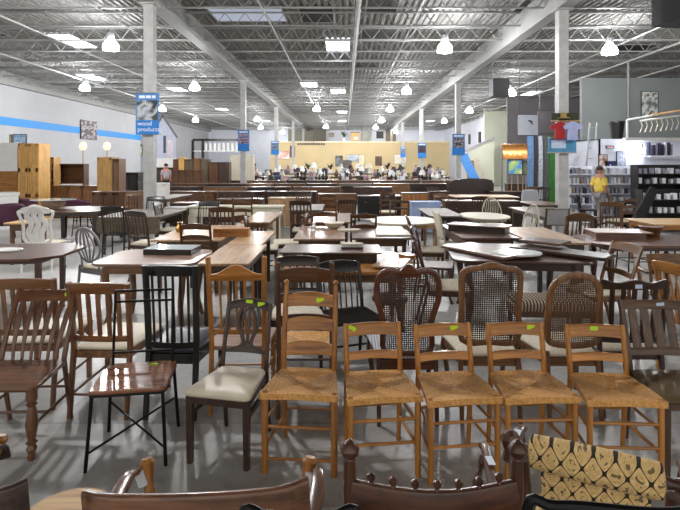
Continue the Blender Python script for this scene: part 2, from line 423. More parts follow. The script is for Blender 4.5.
for o in COL.objects:
    if o.name.startswith('ceiling_lamp'): o.scale = (1.12, 1.12, 1)
# ---------------------------------------------------------------- partitions, right side
struct('wall_mezzanine', MB().bx(9.75, XR, 21.4, 21.6, 0, 5.3), WALLG)
struct('trim_200', MB().tube([(11.6, 21.3, 2.7), (11.6, 21.3, 5.9)], .05, 8), JO)
struct('wall_inner', MB().bx(8.5, 8.7, 17.3, 21.4, 0, 2.6).bx(8.5, XR, 17.3, 17.45, 0, 2.6), plain('white_partition', (206, 210, 222), .7, noise=.03))
struct('wall_store', MB().bx(10.3, XR, 33, 33.2, 0, 6.1), WALLD)
struct('wall_gallery', MB().bx(12.6, 12.8, 42, Y1, 0, 6.2), WALLB)
struct('wall_stair', MB().bx(11.2, XR, 41.8, 42, 0, 6.2), WALLC)
struct('wall_showroom', MB().bx(-8.3, 11.6, 57.8, 58, 0, 4.05), WALLY)
struct('trim_201', MB().bx(-8.4, 11.7, 57.6, 58.2, 4.05, 4.2), plain('cream_ledge', (226, 214, 184), .7))
for k, (a, b) in enumerate(((288, 303), (304, 314.5), (315.5, 325.5))):
    mb = MB(); xa, xb = XP(a, 65.6), XP(b, 65.6)
    mb.bx(xa, xb, 65.7, 65.9, 4.3, 6.3); x = xa
    while x < xb: mb.bx(x, x+.06, 65.64, 65.72, 4.3, 6.3); x += .18
    struct('door_%d' % (k+1), mb, plain('grey_roller_door', (128, 124, 110), .6))
struct('door_4', MB().bx(XP(386, 65.6), XP(396, 65.6), 65.6, 65.9, 4.1, 6.0), plain('brown_roller_door', (120, 104, 78), .6))
for y, in ((48.5,), (52.5,)):
    struct('window_%d' % (60+int(y)), MB().bx(12.52, 12.62, y-.35, y+.35, 3.7, 4.7), dk)
# ================================================================ builders
class Fr:  # back plane of a chair
    def __init__(s, wb, wt, yb, rake, h, H, bow=0, splay=.05, ws=None):
        s.wb, s.wt, s.yb, s.rake, s.h, s.H, s.bow, s.splay = wb, wt, yb, rake, h, H, bow, splay
        s.ws = ws or wb
    def y(s, z):
        if z >= s.h: return s.yb+s.rake*((z-s.h)/(s.H-s.h))**1.25
        return s.yb+s.splay*(1-z/s.h)
    def w(s, z):
        if z >= s.h: return s.wb+(s.wt-s.wb)*(z-s.h)/(s.H-s.h)
        return s.wb
    def p(s, u, z, off=0): return Vector((u*s.w(z)/2, s.y(z)+s.bow*(1-u*u)+off, z))
def u_rail(f, lo, hi, th, u0=-1, u1=1, n=14):
    L = []
    for i in range(n+1):
        u = u0+(u1-u0)*i/n; a, b = lo(u), hi(u)
        p0, p1 = f.p(u, a, -th/2), f.p(u, a, th/2); p2, p3 = f.p(u, b, th/2), f.p(u, b, -th/2)
        e = min(.004, th*.3)
        L.append([p0+Vector((0, 0, e)), p0+Vector((0, e, 0)), p1-Vector((0, e, 0)), p1+Vector((0, 0, e)),
                  p2-Vector((0, 0, e)), p2-Vector((0, e, 0)), p3+Vector((0, e, 0)), p3-Vector((0, 0, e))])
    return MB().loft(L)
def cane_panel(f, poly, step=.013, wid=.0045, off=0):
    m = MB(); n = len(poly)
    zs = [p[1] for p in poly]; us = [p[0] for p in poly]
    def hits(val, ax):
        r = []
        for i in range(n):
            a, b = poly[i], poly[(i+1) % n]
            if (a[ax]-val)*(b[ax]-val) < 0:
                t = (val-a[ax])/(b[ax]-a[ax]); r.append(a[1-ax]+(b[1-ax]-a[1-ax])*t)
        return sorted(r)
    z = min(zs)+step/2
    while z < max(zs):
        h = hits(z, 1)
        if len(h) >= 2: m.sweep([f.p(h[0], z, off), f.p((h[0]+h[-1])/2, z, off), f.p(h[-1], z, off)], RECT(.0015, wid))
        z += step
    du = step/(f.wb/2); u = min(us)+du/2
    while u < max(us):
        h = hits(u, 0)
        if len(h) >= 2:
            k = [h[0]+(h[-1]-h[0])*t/3 for t in range(4)]
            m.sweep([f.p(u, q, off+.001) for q in k], RECT(.0015, wid), ref=(0, 1, 0)) if 0 else m.sweep([f.p(u, q, off+.001) for q in k], RECT(wid, .0015), ref=(0, 1, 0))
        u += du
    return m
def turned(p0, p1, r):
    return MB().lathe(p0, p1, [(0, r*.6), (.04, r*.75), (.1, r*.62), (.16, r*.95), (.22, r*.6), (.25, r*1.05), (.28, r*.65), (.5, r*1.12), (.7, r*.85), (.76, r*.6), (.79, r*1.05), (.82, r*.65), (.85, r), (1, r)], 10)
def chair(S):
    wf, wb, d, h, H = S.get('wf', .46), S.get('wb', .4), S.get('d', .42), S.get('h', .46), S.get('H', .95)
    W = S['wood']; r = thing(S.get('name', 'dining_chair'), S['label'], S.get('cat', 'chair'), S.get('loc', (0, 0, 0)), S.get('rot', 0), S.get('group'))
    f = Fr(wb, S.get('wt', wb), d/2, S.get('rake', .1), h, H, S.get('bow', .02), S.get('splay', .06))
    lg = S.get('legs', 'square'); t = S.get('lt', .036); hb = S.get('seat_t', .035)
    # front legs
    for s in (-1, 1):
        x = s*(wf/2-t/2); y = -d/2+t/2; sp = S.get('lsplay', .0)
        top = (x-s*sp, y+sp, h-hb*.8); bot = (x+s*sp*.4, y-sp*.6, 0)
        if lg == 'square': m = MB().bar(bot, top, t*.8, t*.8, (0, 1, 0), 1.25)
        elif lg == 'turned': m = turned(bot, top, t*.6)
        elif lg == 'cab':
            q = curve([(x+s*.02, y-.035, 0), (x+s*.005, y-.012, .05), (x-s*.015, y+.012, h*.35), (x+s*.008, y-.012, h*.72), (x, y, h-hb)], 4)
            m = MB().tube(q, [.016+.012*abs(i/(len(q)-1)-.3)**1.2*1.6 for i in range(len(q))], 8, ref=(0, 1, 0))
        else: m = MB().tube([bot, top], [t*.4, t*.5], 10, ref=(0, 1, 0))
        if S.get('postup'): m = MB().tube([bot, (x, y, h*.98), (x, y, h+.012)], [t*.5, t*.52, t*.3], 10, ref=(0, 1, 0))
        build('leg', m, W, r)
    # rear posts (leg and back post in one piece)
    pt = S.get('pt', .034); pd = S.get('pd', pt*.9)
    for s in (-1, 1):
        zs = [0, h*.5, h]+[h+(H-h)*k/6 for k in range(1, 7)]
        top = S.get('posttop', 0)
        if S.get('noposts'): zs = [0, h*.5, h+.02]
        pts = [f.p(s*(1), z, 0)-Vector((0, f.bow*0, 0)) for z in zs]
        if top: pts[-1] = f.p(s, H+top)
        if S.get('roundpost'):
            m = MB().tube(pts, [pt*.42]+[pt*.5]*(len(pts)-2)+[pt*.4], 10, ref=(0, 1, 0))
            if S.get('finial'):
                e = pts[-1]; m.lathe(e-Vector((0, 0, .004)), e+Vector((0, 0, .04)), [(0, pt*.3), (.3, pt*.28), (.6, pt*.55), (.85, pt*.4), (1, .002)], 10)
        else: m = MB().sweep(pts, RRECT(pt, pd), (0, 1, 0), [.85, .95]+[1]*(len(pts)-2))
        build('back_post', m, W, r)
    # seat
    st = S.get('seat', 'plank'); sm = S.get('seatm', W)
    of = S.get('over', .015)
    def trap(k, e=0):
        a, b = wf/2+of+e, (wb/2+(.0 if st != 'plank' else .02))+e; y0, y1 = -d/2-of-e, d/2+e
        rr = .03; pts = []
        cs = [(a, y0), (b, y1), (-b, y1), (-a, y0)]
        for i, c in enumerate(cs):
            pc, nc = Vector(cs[i-1]), Vector(cs[(i+1) % 4]); c = Vector(c)
            for tt in (0, .3, .7, 1):
                p = c+(pc-c).normalized()*rr*(1-tt)**1.5+(nc-c).normalized()*rr*tt**1.5
                pts.append((p.x, p.y))
        return pts
    if st == 'plank':
        build('seat', slab(MB(), trap(1), h-.03, h), sm, r)
    elif st == 'rush':
        L = []; o = [(wf/2+.008, -d/2-.008), (wb/2+.004, d/2+.008), (-wb/2-.004, d/2+.008), (-wf/2-.008, -d/2-.008)]
        m = MB(); n = 10
        for z0, sgn in ((h, 1),):
            vs = []; fs = []
            for j in range(n+1):
                for i in range(n+1):
                    u, v = -1+2*i/n, -1+2*j/n
                    hw = wf/2*(1-v)/2+wb/2*(1+v)/2+.008
                    dip = .014*(1-max(abs(u), abs(v))**2)+.006*(1-abs(abs(u)-abs(v)))
                    vs.append((u*hw, v*(d/2+.01), h+.008-dip))
            for j in range(n):
                for i in range(n):
                    a = j*(n+1)+i; fs.append((a, a+1, a+n+2, a+n+1))
            base = len(vs); vs += [(x, y, z-.035) for x, y, z in vs]
            for j in range(n):
                for i in range(n):
                    a = base+j*(n+1)+i; fs.append((a, a+n+1, a+n+2, a+1))
            ring = [i for i in range(n+1)]+[(j+1)*(n+1)-1 for j in range(1, n+1)]+[n*(n+1)+i for i in range(n-1, -1, -1)]+[j*(n+1) for j in range(n-1, 0, -1)]
            for k in range(len(ring)):
                a, b = ring[k], ring[(k+1) % len(ring)]; fs.append((a, base+a, base+b, b))
            m.add(vs, fs)
        build('seat', m, sm, r)
    elif st == 'pad':
        m = MB(); fh = S.get('apron', .055)
        zz = h-.03
        if not S.get('noapron'):
            for s in (-1, 1): m.bar((s*(wf/2-.015), -d/2+.015, zz-fh/2), (s*(wb/2-.01), d/2, zz-fh/2), .022, fh)
            m.bar((-wf/2+.01, -d/2+.015, zz-fh/2), (wf/2-.01, -d/2+.015, zz-fh/2), .022, fh); m.bar((-wb/2, d/2-.01, zz-fh/2), (wb/2, d/2-.01, zz-fh/2), .022, fh)
            build('seat_frame', m, W, r, bevel=.003)
        build('seat', cushion(MB(), trap(1), zz, h+.012, .02), sm, r)
    if st == 'plank' and S.get('apron'):
        fh = S['apron']; m = MB(); zz = h-.03
        for s in (-1, 1): m.bar((s*(wf/2-.03), -d/2+.03, zz-fh/2), (s*(wb/2-.01), d/2, zz-fh/2), .02, fh)
        m.bar((-wf/2+.03, -d/2+.03, zz-fh/2), (wf/2-.03, -d/2+.03, zz-fh/2), .02, fh); m.bar((-wb/2, d/2-.01, zz-fh/2), (wb/2, d/2-.01, zz-fh/2), .02, fh)
        build('seat_frame', m, W, r)
    # stretchers
    sw = S.get('stw', W); sr = S.get('sr', .0095)
    def st_(a, b): build('stretcher', MB().tube([a, b], sr, 8) if S.get('roundst', 1) else MB().bar(a, b, .02, .028), sw, r)
    xf = wf/2-t/2
    for z in S.get('fz', ()): st_((-xf, -d/2+t/2, z), (xf, -d/2+t/2, z))
    for z in S.get('sz', ()):
        for s in (-1, 1): st_((s*xf, -d/2+t/2, z), tuple(f.p(s, z)))
    for z in S.get('bz', ()): st_(tuple(f.p(-1, z)), tuple(f.p(1, z)))
    if S.get('hz'):
        z = S['hz']
        for s in (-1, 1): st_((s*xf, -d/2+t/2, z), tuple(f.p(s, z)))
        st_((-wf/2+.03, 0, z), (wf/2-.03, 0, z))
    # backs
    bk = S.get('back', ('slats', 5)); kind = bk[0]; th = S.get('rt', .02); rh = S.get('rh', .07)
    crest = S.get('crest', lambda u: 0); cl = S.get('cl', lambda u: 0)
    toprail = S.get('toprail', 1); ur = S.get('ur', 1.0)
    if kind in ('slats', 'spindles', 'lattice', 'splat', 'fan') and toprail:
        build('top_rail', u_rail(f, lambda u: H-rh+cl(u), lambda u: H+crest(u), th, -ur, ur), W, r)
    if kind in ('slats', 'fan'):
        n = bk[1]; w = S.get('sw', .035); z0 = S.get('lz', h+.1); e = S.get('su', .78)
        if S.get('lowrail', 1): build('lower_rail', u_rail(f, lambda u: z0-.045, lambda u: z0, th), W, r)
        for i in range(n):
            u = -e+2*e*i/(n-1); z1 = H-rh+.008; ub = u*S.get('fan', 1)
            if not S.get('lowrail', 1): z0 = h-.01
            pts = [f.p(ub+(u-ub)*k/4, z0-.01+(z1-z0+.01)*k/4) for k in range(5)]
            if S.get('arrow'): m = MB().sweep(pts, RRECT(w, .012), (0, 1, 0), [(.5, 1), (.6, 1), (.95, 1), (1.05, 1), (.8, 1)])
            else: m = MB().sweep(pts, RRECT(w, .011), (0, 1, 0))
            build('slat', m, S.get('slatm', W), r)
    elif kind == 'spindles':
        n = bk[1]; e = S.get('su', .8); z0 = S.get('lz', h-.005); fa = S.get('fan', 1)
        if S.get('lowrail'): build('lower_rail', u_rail(f, lambda u: z0-.035, lambda u: z0, th), W, r)
        for i in range(n):
            u = -e+2*e*i/(n-1); sr2 = S.get('spr', .007)
            if S.get('tspin'):
                m = MB().tube([f.p(u*(fa+(1-fa)*k/8), z0+(H-rh+.006-z0)*k/8) for k in range(9)], [sr2*q for q in (.8, 1.2, .8, 1.5, 1.7, .8, 1.2, .8, .8)], 6, ref=(0, 1, 0))
            else: m = MB().tube([f.p(u*fa, z0), f.p(u*(fa+1)/2, (z0+H-rh)/2), f.p(u, H-rh+.006)], sr2, 6, ref=(0, 1, 0))
            build('spindle', m, S.get('slatm', W), r)
    elif kind == 'ladder':
        for z, hh in bk[1]:
            build('back_rung', u_rail(f, lambda u: z-hh/2+.006*(1-u*u), lambda u: z+hh/2+S.get('arch', .02)*(1-u*u), th), W, r)
    elif kind in ('cane', 'panel'):
        out = bk[1]; fw = S.get('fw', .035)
        pts = [f.p(u, z) for u, z in out]
        build('back_frame', MB().sweep(pts, RRECT(.026, fw), (0, 1, 0), closed=True) if 0 else MB().sweep(pts, RRECT(fw, .026), (0, 1, 0), closed=True), W, r)
        if kind == 'cane': build('cane_panel', cane_panel(f, out, S.get('cstep', .013), S.get('cwid', .0045)), S.get('canem', CANE), r)
        else:
            m = MB(); k = [f.p(u*.95, z, -.02) for u, z in out]; q = [f.p(u*.95, z, .012) for u, z in out]; m.loft([k, q]); build('back_pad', m, S.get('panelm', CREAMF), r)
        if S.get('crestp'):
            c0, zc, ww, hh = S['crestp']
            build('crest', u_rail(f, lambda u: zc-hh*.5, lambda u: zc+hh*(math.cos(u/ww*PI/2)**1.2 if abs(u) < ww else 0), .03, -ww, ww), W, r)
    elif kind == 'hoop':  # windsor hoop: round bow with spindles
        zt = H; e = S.get('hw', 1.0); pts = []
        for k in range(15):
            a = PI*k/14; pts.append(f.p(-e*math.cos(a)*(1 if 1 else 0), h+(zt-h)*(math.sin(a)**.62)))
        build('hoop', MB().tube(pts, .012, 8, ref=(0, 1, 0)), W, r)
        n = bk[1]
        for i in range(n):
            u = -.72+1.44*i/(n-1); zz = h+(zt-h)*((1-u*u)**.5)**.62
            build('spindle', MB().tube([f.p(u*.7, h-.005), f.p(u, zz)], .006, 6, ref=(0, 1, 0)), W, r)
    elif kind == 'custom': bk[1](r, f, W, S)
    if kind == 'splat': bk[1](r, f, W, S)
    if S.get('arms'):
        za = S.get('za', h+.22)
        for s in (-1, 1):
            a = f.p(s, za+.03); fx = s*(wf/2+.03)
            q = curve([a, (s*(wf/2+.02), d*.15, za+.015), (fx, -d/2+.06, za), (fx+s*.01, -d/2-.0, za-.02)], 5)
            build('arm', MB().sweep(q, RRECT(S.get('aw', .045), .026), sc=[.8+.3*i/(len(q)-1) for i in range(len(q))]), W, r)
            build('arm_support', turned((s*(wf/2-.01), -d/2+.1, h-.02), (fx, -d/2+.07, za-.005), .015) if S.get('armturn', 1) else MB().bar((s*(wf/2-.01), -d/2+.06, h-.02), (fx, -d/2+.06, za-.005), .03, .03, (0, 1, 0)), W, r)
    side = S.get('stside', -1)
    for (u, z, mat, ang) in S.get('stickers', ()):
        p = f.p(u, z, side*(th/2+.002)); R = Matrix.Rotation(math.radians(ang), 3, 'Y') @ Matrix.Rotation(0, 3, 'X')
        build('price_sticker', MB().box(p, (.05, .002, .028), R), mat, r)['label'] = 'small price sticker'
    return r
def table(S):
    L, W, H = S['L'], S['W'], S.get('H', .75); wd = S['wood']; tm = S.get('topm', wd)
    r = thing(S.get('name', 'dining_table'), S['label'], S.get('cat', 'table'), S['loc'], S.get('rot', 0), S.get('group'))
    tt = S.get('tt', .028); sh = S.get('shape', 'rect')
    if sh == 'rect': out = RRECT(L, W, S.get('cr', .02), 3)
    elif sh == 'oval': out = ellipse(L/2, W/2, 40)
    elif sh == 'round': out = RRECT(L, W, min(L, W)*.42, 8)
    elif sh == 'clip':
        c = min(L, W)*.22; out = [(L/2, -W/2+c), (L/2, W/2-c), (L/2-c, W/2), (-L/2+c, W/2), (-L/2, W/2-c), (-L/2, -W/2+c), (-L/2+c, -W/2), (L/2-c, -W/2)]
    build('tabletop', slab(MB(), out, H-tt, H), tm, r)
    ap = S.get('apron', .09); ix, iy = L/2-S.get('ins', .07), W/2-S.get('ins', .07)
    if sh == 'oval': ix *= .75; iy *= .72
    if ap:
        m = MB(); z0, z1 = H-tt-ap, H-tt
        m.bx(-ix, ix, -iy, -iy+.02, z0, z1).bx(-ix, ix, iy-.02, iy, z0, z1).bx(-ix, -ix+.02, -iy+.02, iy-.02, z0, z1).bx(ix-.02, ix, -iy+.02, iy-.02, z0, z1)
        build('apron', m, wd, r)
    lg = S.get('legs', 'square'); t = S.get('lt', .06)
    if lg in ('pedestal',):
        build('pedestal', MB().lathe((0, 0, .1), (0, 0, H-tt), [(0, .09), (.1, .11), (.2, .07), (.4, .12), (.6, .09), (.7, .06), (.9, .08), (1, .14)], 14), wd, r)
        for k in range(4):
            a = PI/4+PI/2*k; c, s = math.cos(a), math.sin(a)
            build('foot', MB().sweep(curve([(c*.05, s*.05, .2), (c*.2, s*.2, .15), (c*.36, s*.36, .03)], 4), RRECT(.05, .06)), wd, r)
    else:
        for a in (-1, 1):
            for b in (-1, 1):
                x, y = a*(ix-t/2), b*(iy-t/2)
                if lg == 'turned': m = turned((x, y, 0), (x, y, H-tt), t*.62)
                elif lg == 'cab':
                    q = curve([(x+a*.03, y+b*.03, 0), (x+a*.01, y+b*.01, .06), (x-a*.02, y-b*.02, H*.35), (x+a*.01, y+b*.01, H*.75), (x, y, H-tt)], 4)
                    m = MB().tube(q, [t*(.35+.35*i/(len(q)-1)) for i in range(len(q))], 8, ref=(0, 1, 0))
                else: m = MB().bar((x, y, 0), (x, y, H-tt), t*.75, t*.75, (0, 1, 0), 1.3)
                build('leg', m, wd, r)
    if S.get('drop'):  # hanging leaves
        for b in (-1, 1): build('drop_leaf', slab(MB(), RRECT(L, .3, .08, 4), 0, .02) if 0 else MB().loft([[(x, b*(W/2+.006), H-.17+z) for x, z in RRECT(L, .32, .09, 4)], [(x, b*(W/2+.026), H-.17+z) for x, z in RRECT(L, .32, .09, 4)]]), wd, r)
    return r
def dresser(S):
    L, D, H = S['L'], S['D'], S['H']; wd = S['wood']
    r = thing(S.get('name', 'dresser'), S['label'], S.get('cat', 'dresser'), S['loc'], S.get('rot', 0), S.get('group'))
    tm = S.get('topm', wd)
    build('body', MB().bx(-L/2, L/2, -D/2, D/2, .08, H-.025), wd, r)
    build('top', slab(MB(), RRECT(L+.03, D+.03, .01, 2), H-.025, H), tm, r)
    for a in (-1, 1):
        for b in (-1, 1): build('foot', MB().bx(a*(L/2-.03)-.025, a*(L/2-.03)+.025, b*(D/2-.03)-.025, b*(D/2-.03)+.025, 0, .09), wd, r)
    nr, nc = S.get('grid', (3, 2)); 
    if nr:
        w = (L-.06)/nc; hh = (H-.15)/nr; fl = -D/2
        for i in range(nr):
            for j in range(nc):
                x0 = -L/2+.03+j*w+.01; z0 = .1+i*hh+.01
                o = build(S.get('part', 'drawer'), MB().bx(x0, x0+w-.02, fl-.015, fl+.01, z0, z0+hh-.02), wd, r)
                build('knob', MB().lathe((x0+w/2-.01, fl-.014, z0+hh/2), (x0+w/2-.01, fl-.04, z0+hh/2), [(0, .008), (.4, .01), (.7, .018), (1, .01)], 6), S.get('knobm', BRASS), o)
    return r
def hutch(S):  # open-backed shelf unit
    L, D, H = S['L'], S['D'], S['H']; wd = S['wood']
    r = thing(S.get('name', 'bookcase'), S['label'], S.get('cat', 'shelf'), S['loc'], S.get('rot', 0), S.get('group'))
    for s in (-1, 1): build('side_panel', MB().bx(s*L/2-.012, s*L/2+.012, -D/2, D/2, 0, H), wd, r)
    n = S.get('n', 4); sh = S.get('shm', wd)
    for k in range(n+1): z = .06+(H-.08)*k/n; build('shelf', MB().bx(-L/2+.012, L/2-.012, -D/2, D/2, z-.012, z+.012), sh, r)
    if S.get('backp', 1): build('back_panel', MB().bx(-L/2+.012, L/2-.012, D/2-.01, D/2, .05, H), S.get('backm', wd), r)
    return r
# ================================================================ front row of chairs
def away(pl, pr, Y, d): # rear-facing chair whose back posts stand at image columns pl, pr
    return ((XP(pl, Y)+XP(pr, Y))/2, Y+d/2, 0), XP(pr, Y)-XP(pl, Y)
F4 = [(.72, .075), (.565, .05)]
def rush_chair(label, loc, rot, st):
    return chair(dict(name='rush_seat_chair', label=label, loc=loc, rot=rot, wf=.425, wb=.345, wt=.35, d=.37, h=.47, H=.765, rake=.06, splay=.05, wood=RUSHOAK, roundpost=1, pt=.034, postup=1, lt=.034,
        legs='round', seat='rush', seatm=RUSH, back=('ladder', F4), arch=.006, rt=.018, fz=(.335, .2), sz=(.3, .17), bz=(.25,), stickers=st, rake_=0))
rush_chair('low two-rail chair with rush seat, beside the tall ladder-back chair', (.205, 3.13, 0), 7, [(-.75, .735, GREEN, 25)])
rush_chair('low two-rail chair with rush seat, second from the tall ladder-back', (.655, 3.11, 0), 7, [(.45, .735, GREEN, 0)])
rush_chair('low two-rail chair with rush seat, third from the tall ladder-back', (1.11, 3.13, 0), 3, [(.62, .735, GREEN, 0)])
rush_chair('low two-rail chair with rush seat, farthest right, beside the slatted brown chair', (1.585, 3.09, 0), -3, [(0, .738, GREEN, 0)])
chair(dict(name='ladder_back_chair', label='tall golden oak ladder-back chair with woven rush seat facing forward', loc=(-.25, 3.17, 0), rot=-5, wf=.445, wb=.33, wt=.33, d=.37, h=.47, H=.985, rake=.1, wood=OAK,
    roundpost=1, finial=1, pt=.036, postup=1, lt=.04, legs='round', seat='rush', seatm=RUSH, back=('ladder', [(.885, .07), (.735, .065), (.585, .065)]), arch=.022, fz=(.27, .085), sz=(.3, .15), bz=(.2,), stickers=[(.38, .895, GREEN, -4)]))
loc, w = away(279, 332, 3.72, .4)
chair(dict(name='ladder_back_chair', label='dark ladder-back chair with pale rush seat, back to back with the golden ladder-back', loc=(loc[0], loc[1], 0), rot=180, wf=.44, wb=w, d=.4, h=.46, H=1.1, rake=.06, wood=BROWN,
    pt=.036, lt=.038, legs='round', seat='rush', seatm=RUSH, back=('ladder', [(1.0, .09), (.84, .06), (.68, .06)]), arch=.025, fz=(.25,), sz=(.25, .12), bz=(.22,)))
# small dark chair with cream pad and looped splat
def loop_splat(r, f, W, S):
    build('top_rail', u_rail(f, lambda u: .79+.02*(1-u*u), lambda u: .84+.025*(1-u*u), .022, -1.05, 1.05), W, r)
    build('lower_rail', u_rail(f, lambda u: .525, lambda u: .56+.02*math.cos(u*PI), .02), W, r)
    for s in (-1, 1):
        q = curve([f.p(s*.28, .56), f.p(s*.22, .6), f.p(s*.5, .72), f.p(s*.36, .82)], 5); build('splat_bar', MB().sweep(q, RRECT(.02, .016), (0, 1, 0)), W, r)
        q = curve([f.p(s*.1, .575), f.p(s*.3, .67), f.p(s*.24, .77), f.p(0, .81)], 5); build('splat_bar', MB().sweep(q, RRECT(.016, .016), (0, 1, 0)), W, r)
    build('splat_bar', MB().sweep([f.p(0, .56), f.p(0, .82)], RRECT(.022, .014), (0, 1, 0)), W, r)
    build('splat_base', u_rail(f, lambda u: .545, lambda u: .60-.12*abs(u), .02, -.33, .33), W, r)
chair(dict(label='small dark chair with cream padded seat and looped splat back', loc=(-.715, 3.27, 0), rot=-12, wf=.4, wb=.31, wt=.3, d=.41, h=.435, H=.845, rake=.1, wood=WALNUT, pt=.028, lt=.038, seat='pad', seatm=CREAM, apron=.045,
    back=('custom', loop_splat), rt=.022, sz=(.3,), bz=(.31,), stickers=[(-.05, .845, GREEN, 0), (.55, .835, GREEN, 0)], roundst=0))
# tall oak press-back chair facing away
loc, w = away(211, 264, 3.78, .42)
chair(dict(label='tall golden oak chair with wavy crest rail and pointed posts, facing away', loc=(loc[0], loc[1], 0), rot=181, wf=.45, wb=w*.98, wt=w*1.04, d=.42, h=.47, H=1.06, rake=.06, wood=OAK, pt=.036, seat='plank', seatm=PINKW, posttop=.07,
    back=('spindles', 5), rh=.1, crest=lambda u: .035*math.cos(u*PI*1.15)*(1 if abs(u) < .99 else 1)-.02, cl=lambda u: .0, su=.6, spr=.009, lz=.6, lowrail=1, ur=1.0, legs='turned', fz=(.3, .18), sz=(.25,), bz=(.28,), rt=.024))
# black spindle chair facing away
loc, w = away(150, 198, 3.7, .5)
chair(dict(label='tall black slender-slat dining chair with black seat, facing away', loc=(loc[0], loc[1], 0), rot=178, wf=.46, wb=w*1.0, wt=w*1.04, d=.5, h=.47, H=1.08, rake=.05, wood=BLACKW, pt=.045, seat='pad', seatm=BLACKSEAT, apron=.07,
    back=('slats', 6), rh=.07, crest=lambda u: .012*(1-u*u)-.006, su=.72, sw=.018, lz=.535, bow=.03, rt=.026))
# slat-backed pair with cream seats, facing away
def mission(label, pl, pr, Y, rot, st=()):
    loc, w = away(pl, pr, Y, .54)
    return chair(dict(label=label, loc=(loc[0], loc[1], 0), rot=rot, wf=.47, wb=w, wt=w*1.03, d=.54, h=.485, H=.955, rake=.06, wood=BROWN2, pt=.036, pd=.045, seat='pad', seatm=CREAM, apron=.05,
        back=('slats', 5), rh=.075, crest=lambda u: .012*(1-u*u)-.004, su=.68, sw=.034, lz=.575, bow=.02, rt=.026, lt=.04, sz=(.16,), bz=(.16,)))
BROWN2 = Wood('warm_brown_oak', (88, 56, 32), (144, 98, 60), .32, .3)
mission('brown chair with five wide back slats and cream seat, beside the black chair', 75, 132, 3.72, 178)
mission('brown wide-slat chair with cream seat, half hidden behind the crooked-slat chair', -2, 55, 3.85, 182)
# arrow-back chair facing the camera, far left
WALNUT2 = Wood('glossy_walnut', (70, 43, 28), (124, 82, 54), .28, .4)
chair(dict(label='dark brown arrow-back chair with glossy plank seat and green sticker', loc=(-2.13, 3.34, 0), rot=2, wf=.5, wb=.42, wt=.43, d=.44, h=.455, H=.875, rake=.22, wood=WALNUT2, pt=.032, lt=.055, legs='turned', seat='plank',
    back=('slats', 6), rh=.07, su=.8, fan=.85, sw=.036, arrow=1, lowrail=0, hz=.2, bz=(.25,), rt=.022, splay=.1, stickers=[(.66, .845, GREEN, 0)]))
# metal framed chair
r = thing('metal_frame_chair', 'reddish wood seat on thin black metal frame with crossed stretchers', 'chair', (-1.325, 3.29, 0), 9)
build('seat', slab(MB(), RRECT(.44, .44, .03, 3), .435, .46), REDW, r)
build('seat_rim', MB().tube([(x, y, .43) for x, y in RRECT(.43, .43, .03, 2)], .009, 6, closed=True), BLACKM, r)
for a in (-1, 1):
    for b in (-1, 1): build('leg', MB().tube([(a*.2, b*.2, .43), (a*.225, b*.235, 0)], .011, 8, ref=(0, 1, 0)), BLACKM, r)
for a in (-1, 1): build('stretcher', MB().tube([(a*.222, -.228, .1), (-a*.212, .215, .21)], .007, 6), BLACKM, r)
for a in (-1, 1): build('back_post', MB().tube([(a*.19, .2, .43), (a*.185, .25, .94)], .009, 8, ref=(0, 1, 0)), BLACKM, r)
for z, y in ((.935, .25), (.865, .243), (.535, .211)): build('back_bar', MB().tube([(-.187, y, z), (.187, y, z)], .008, 6), BLACKM, r)
build('price_sticker', MB().box((.08, .16, .4615), (.055, .03, .001)), GREEN, r)
# slatted chair with two stickers, right edge, and the one behind it
DKS = Wood('smoky_brown_oak', (62, 44, 32), (104, 78, 58), .4, .1)
chair(dict(label='smoky brown slatted chair with olive padded seat and pale blue sticker, far right', loc=(2.05, 3.13, 0), rot=-3, wf=.48, wb=.45, wt=.46, d=.42, h=.47, H=.885, rake=.12, wood=DKS, pt=.034, pd=.04, lt=.042, seat='pad', seatm=OLIVEV, noapron=0, apron=.04,
    back=('slats', 5), rh=.055, su=.7, sw=.054, lz=.6, rt=.022, stickers=[(.12, .858, TAGB, -6)]))
chair(dict(label='dark wavy-crest slatted chair standing directly behind the smoky brown one', loc=(2.05, 3.95, 0), rot=180, wf=.46, wb=.44, wt=.47, d=.42, h=.47, H=.965, rake=.05, wood=WALNUT, pt=.036, seat='pad', seatm=CREAMF,
    back=('slats', 5), rh=.06, crest=lambda u: .012*math.cos(u*PI*2), su=.66, sw=.036, lz=.56, rt=.024, stside=1, stickers=[(-.08, .93, TAGB, 0)]))
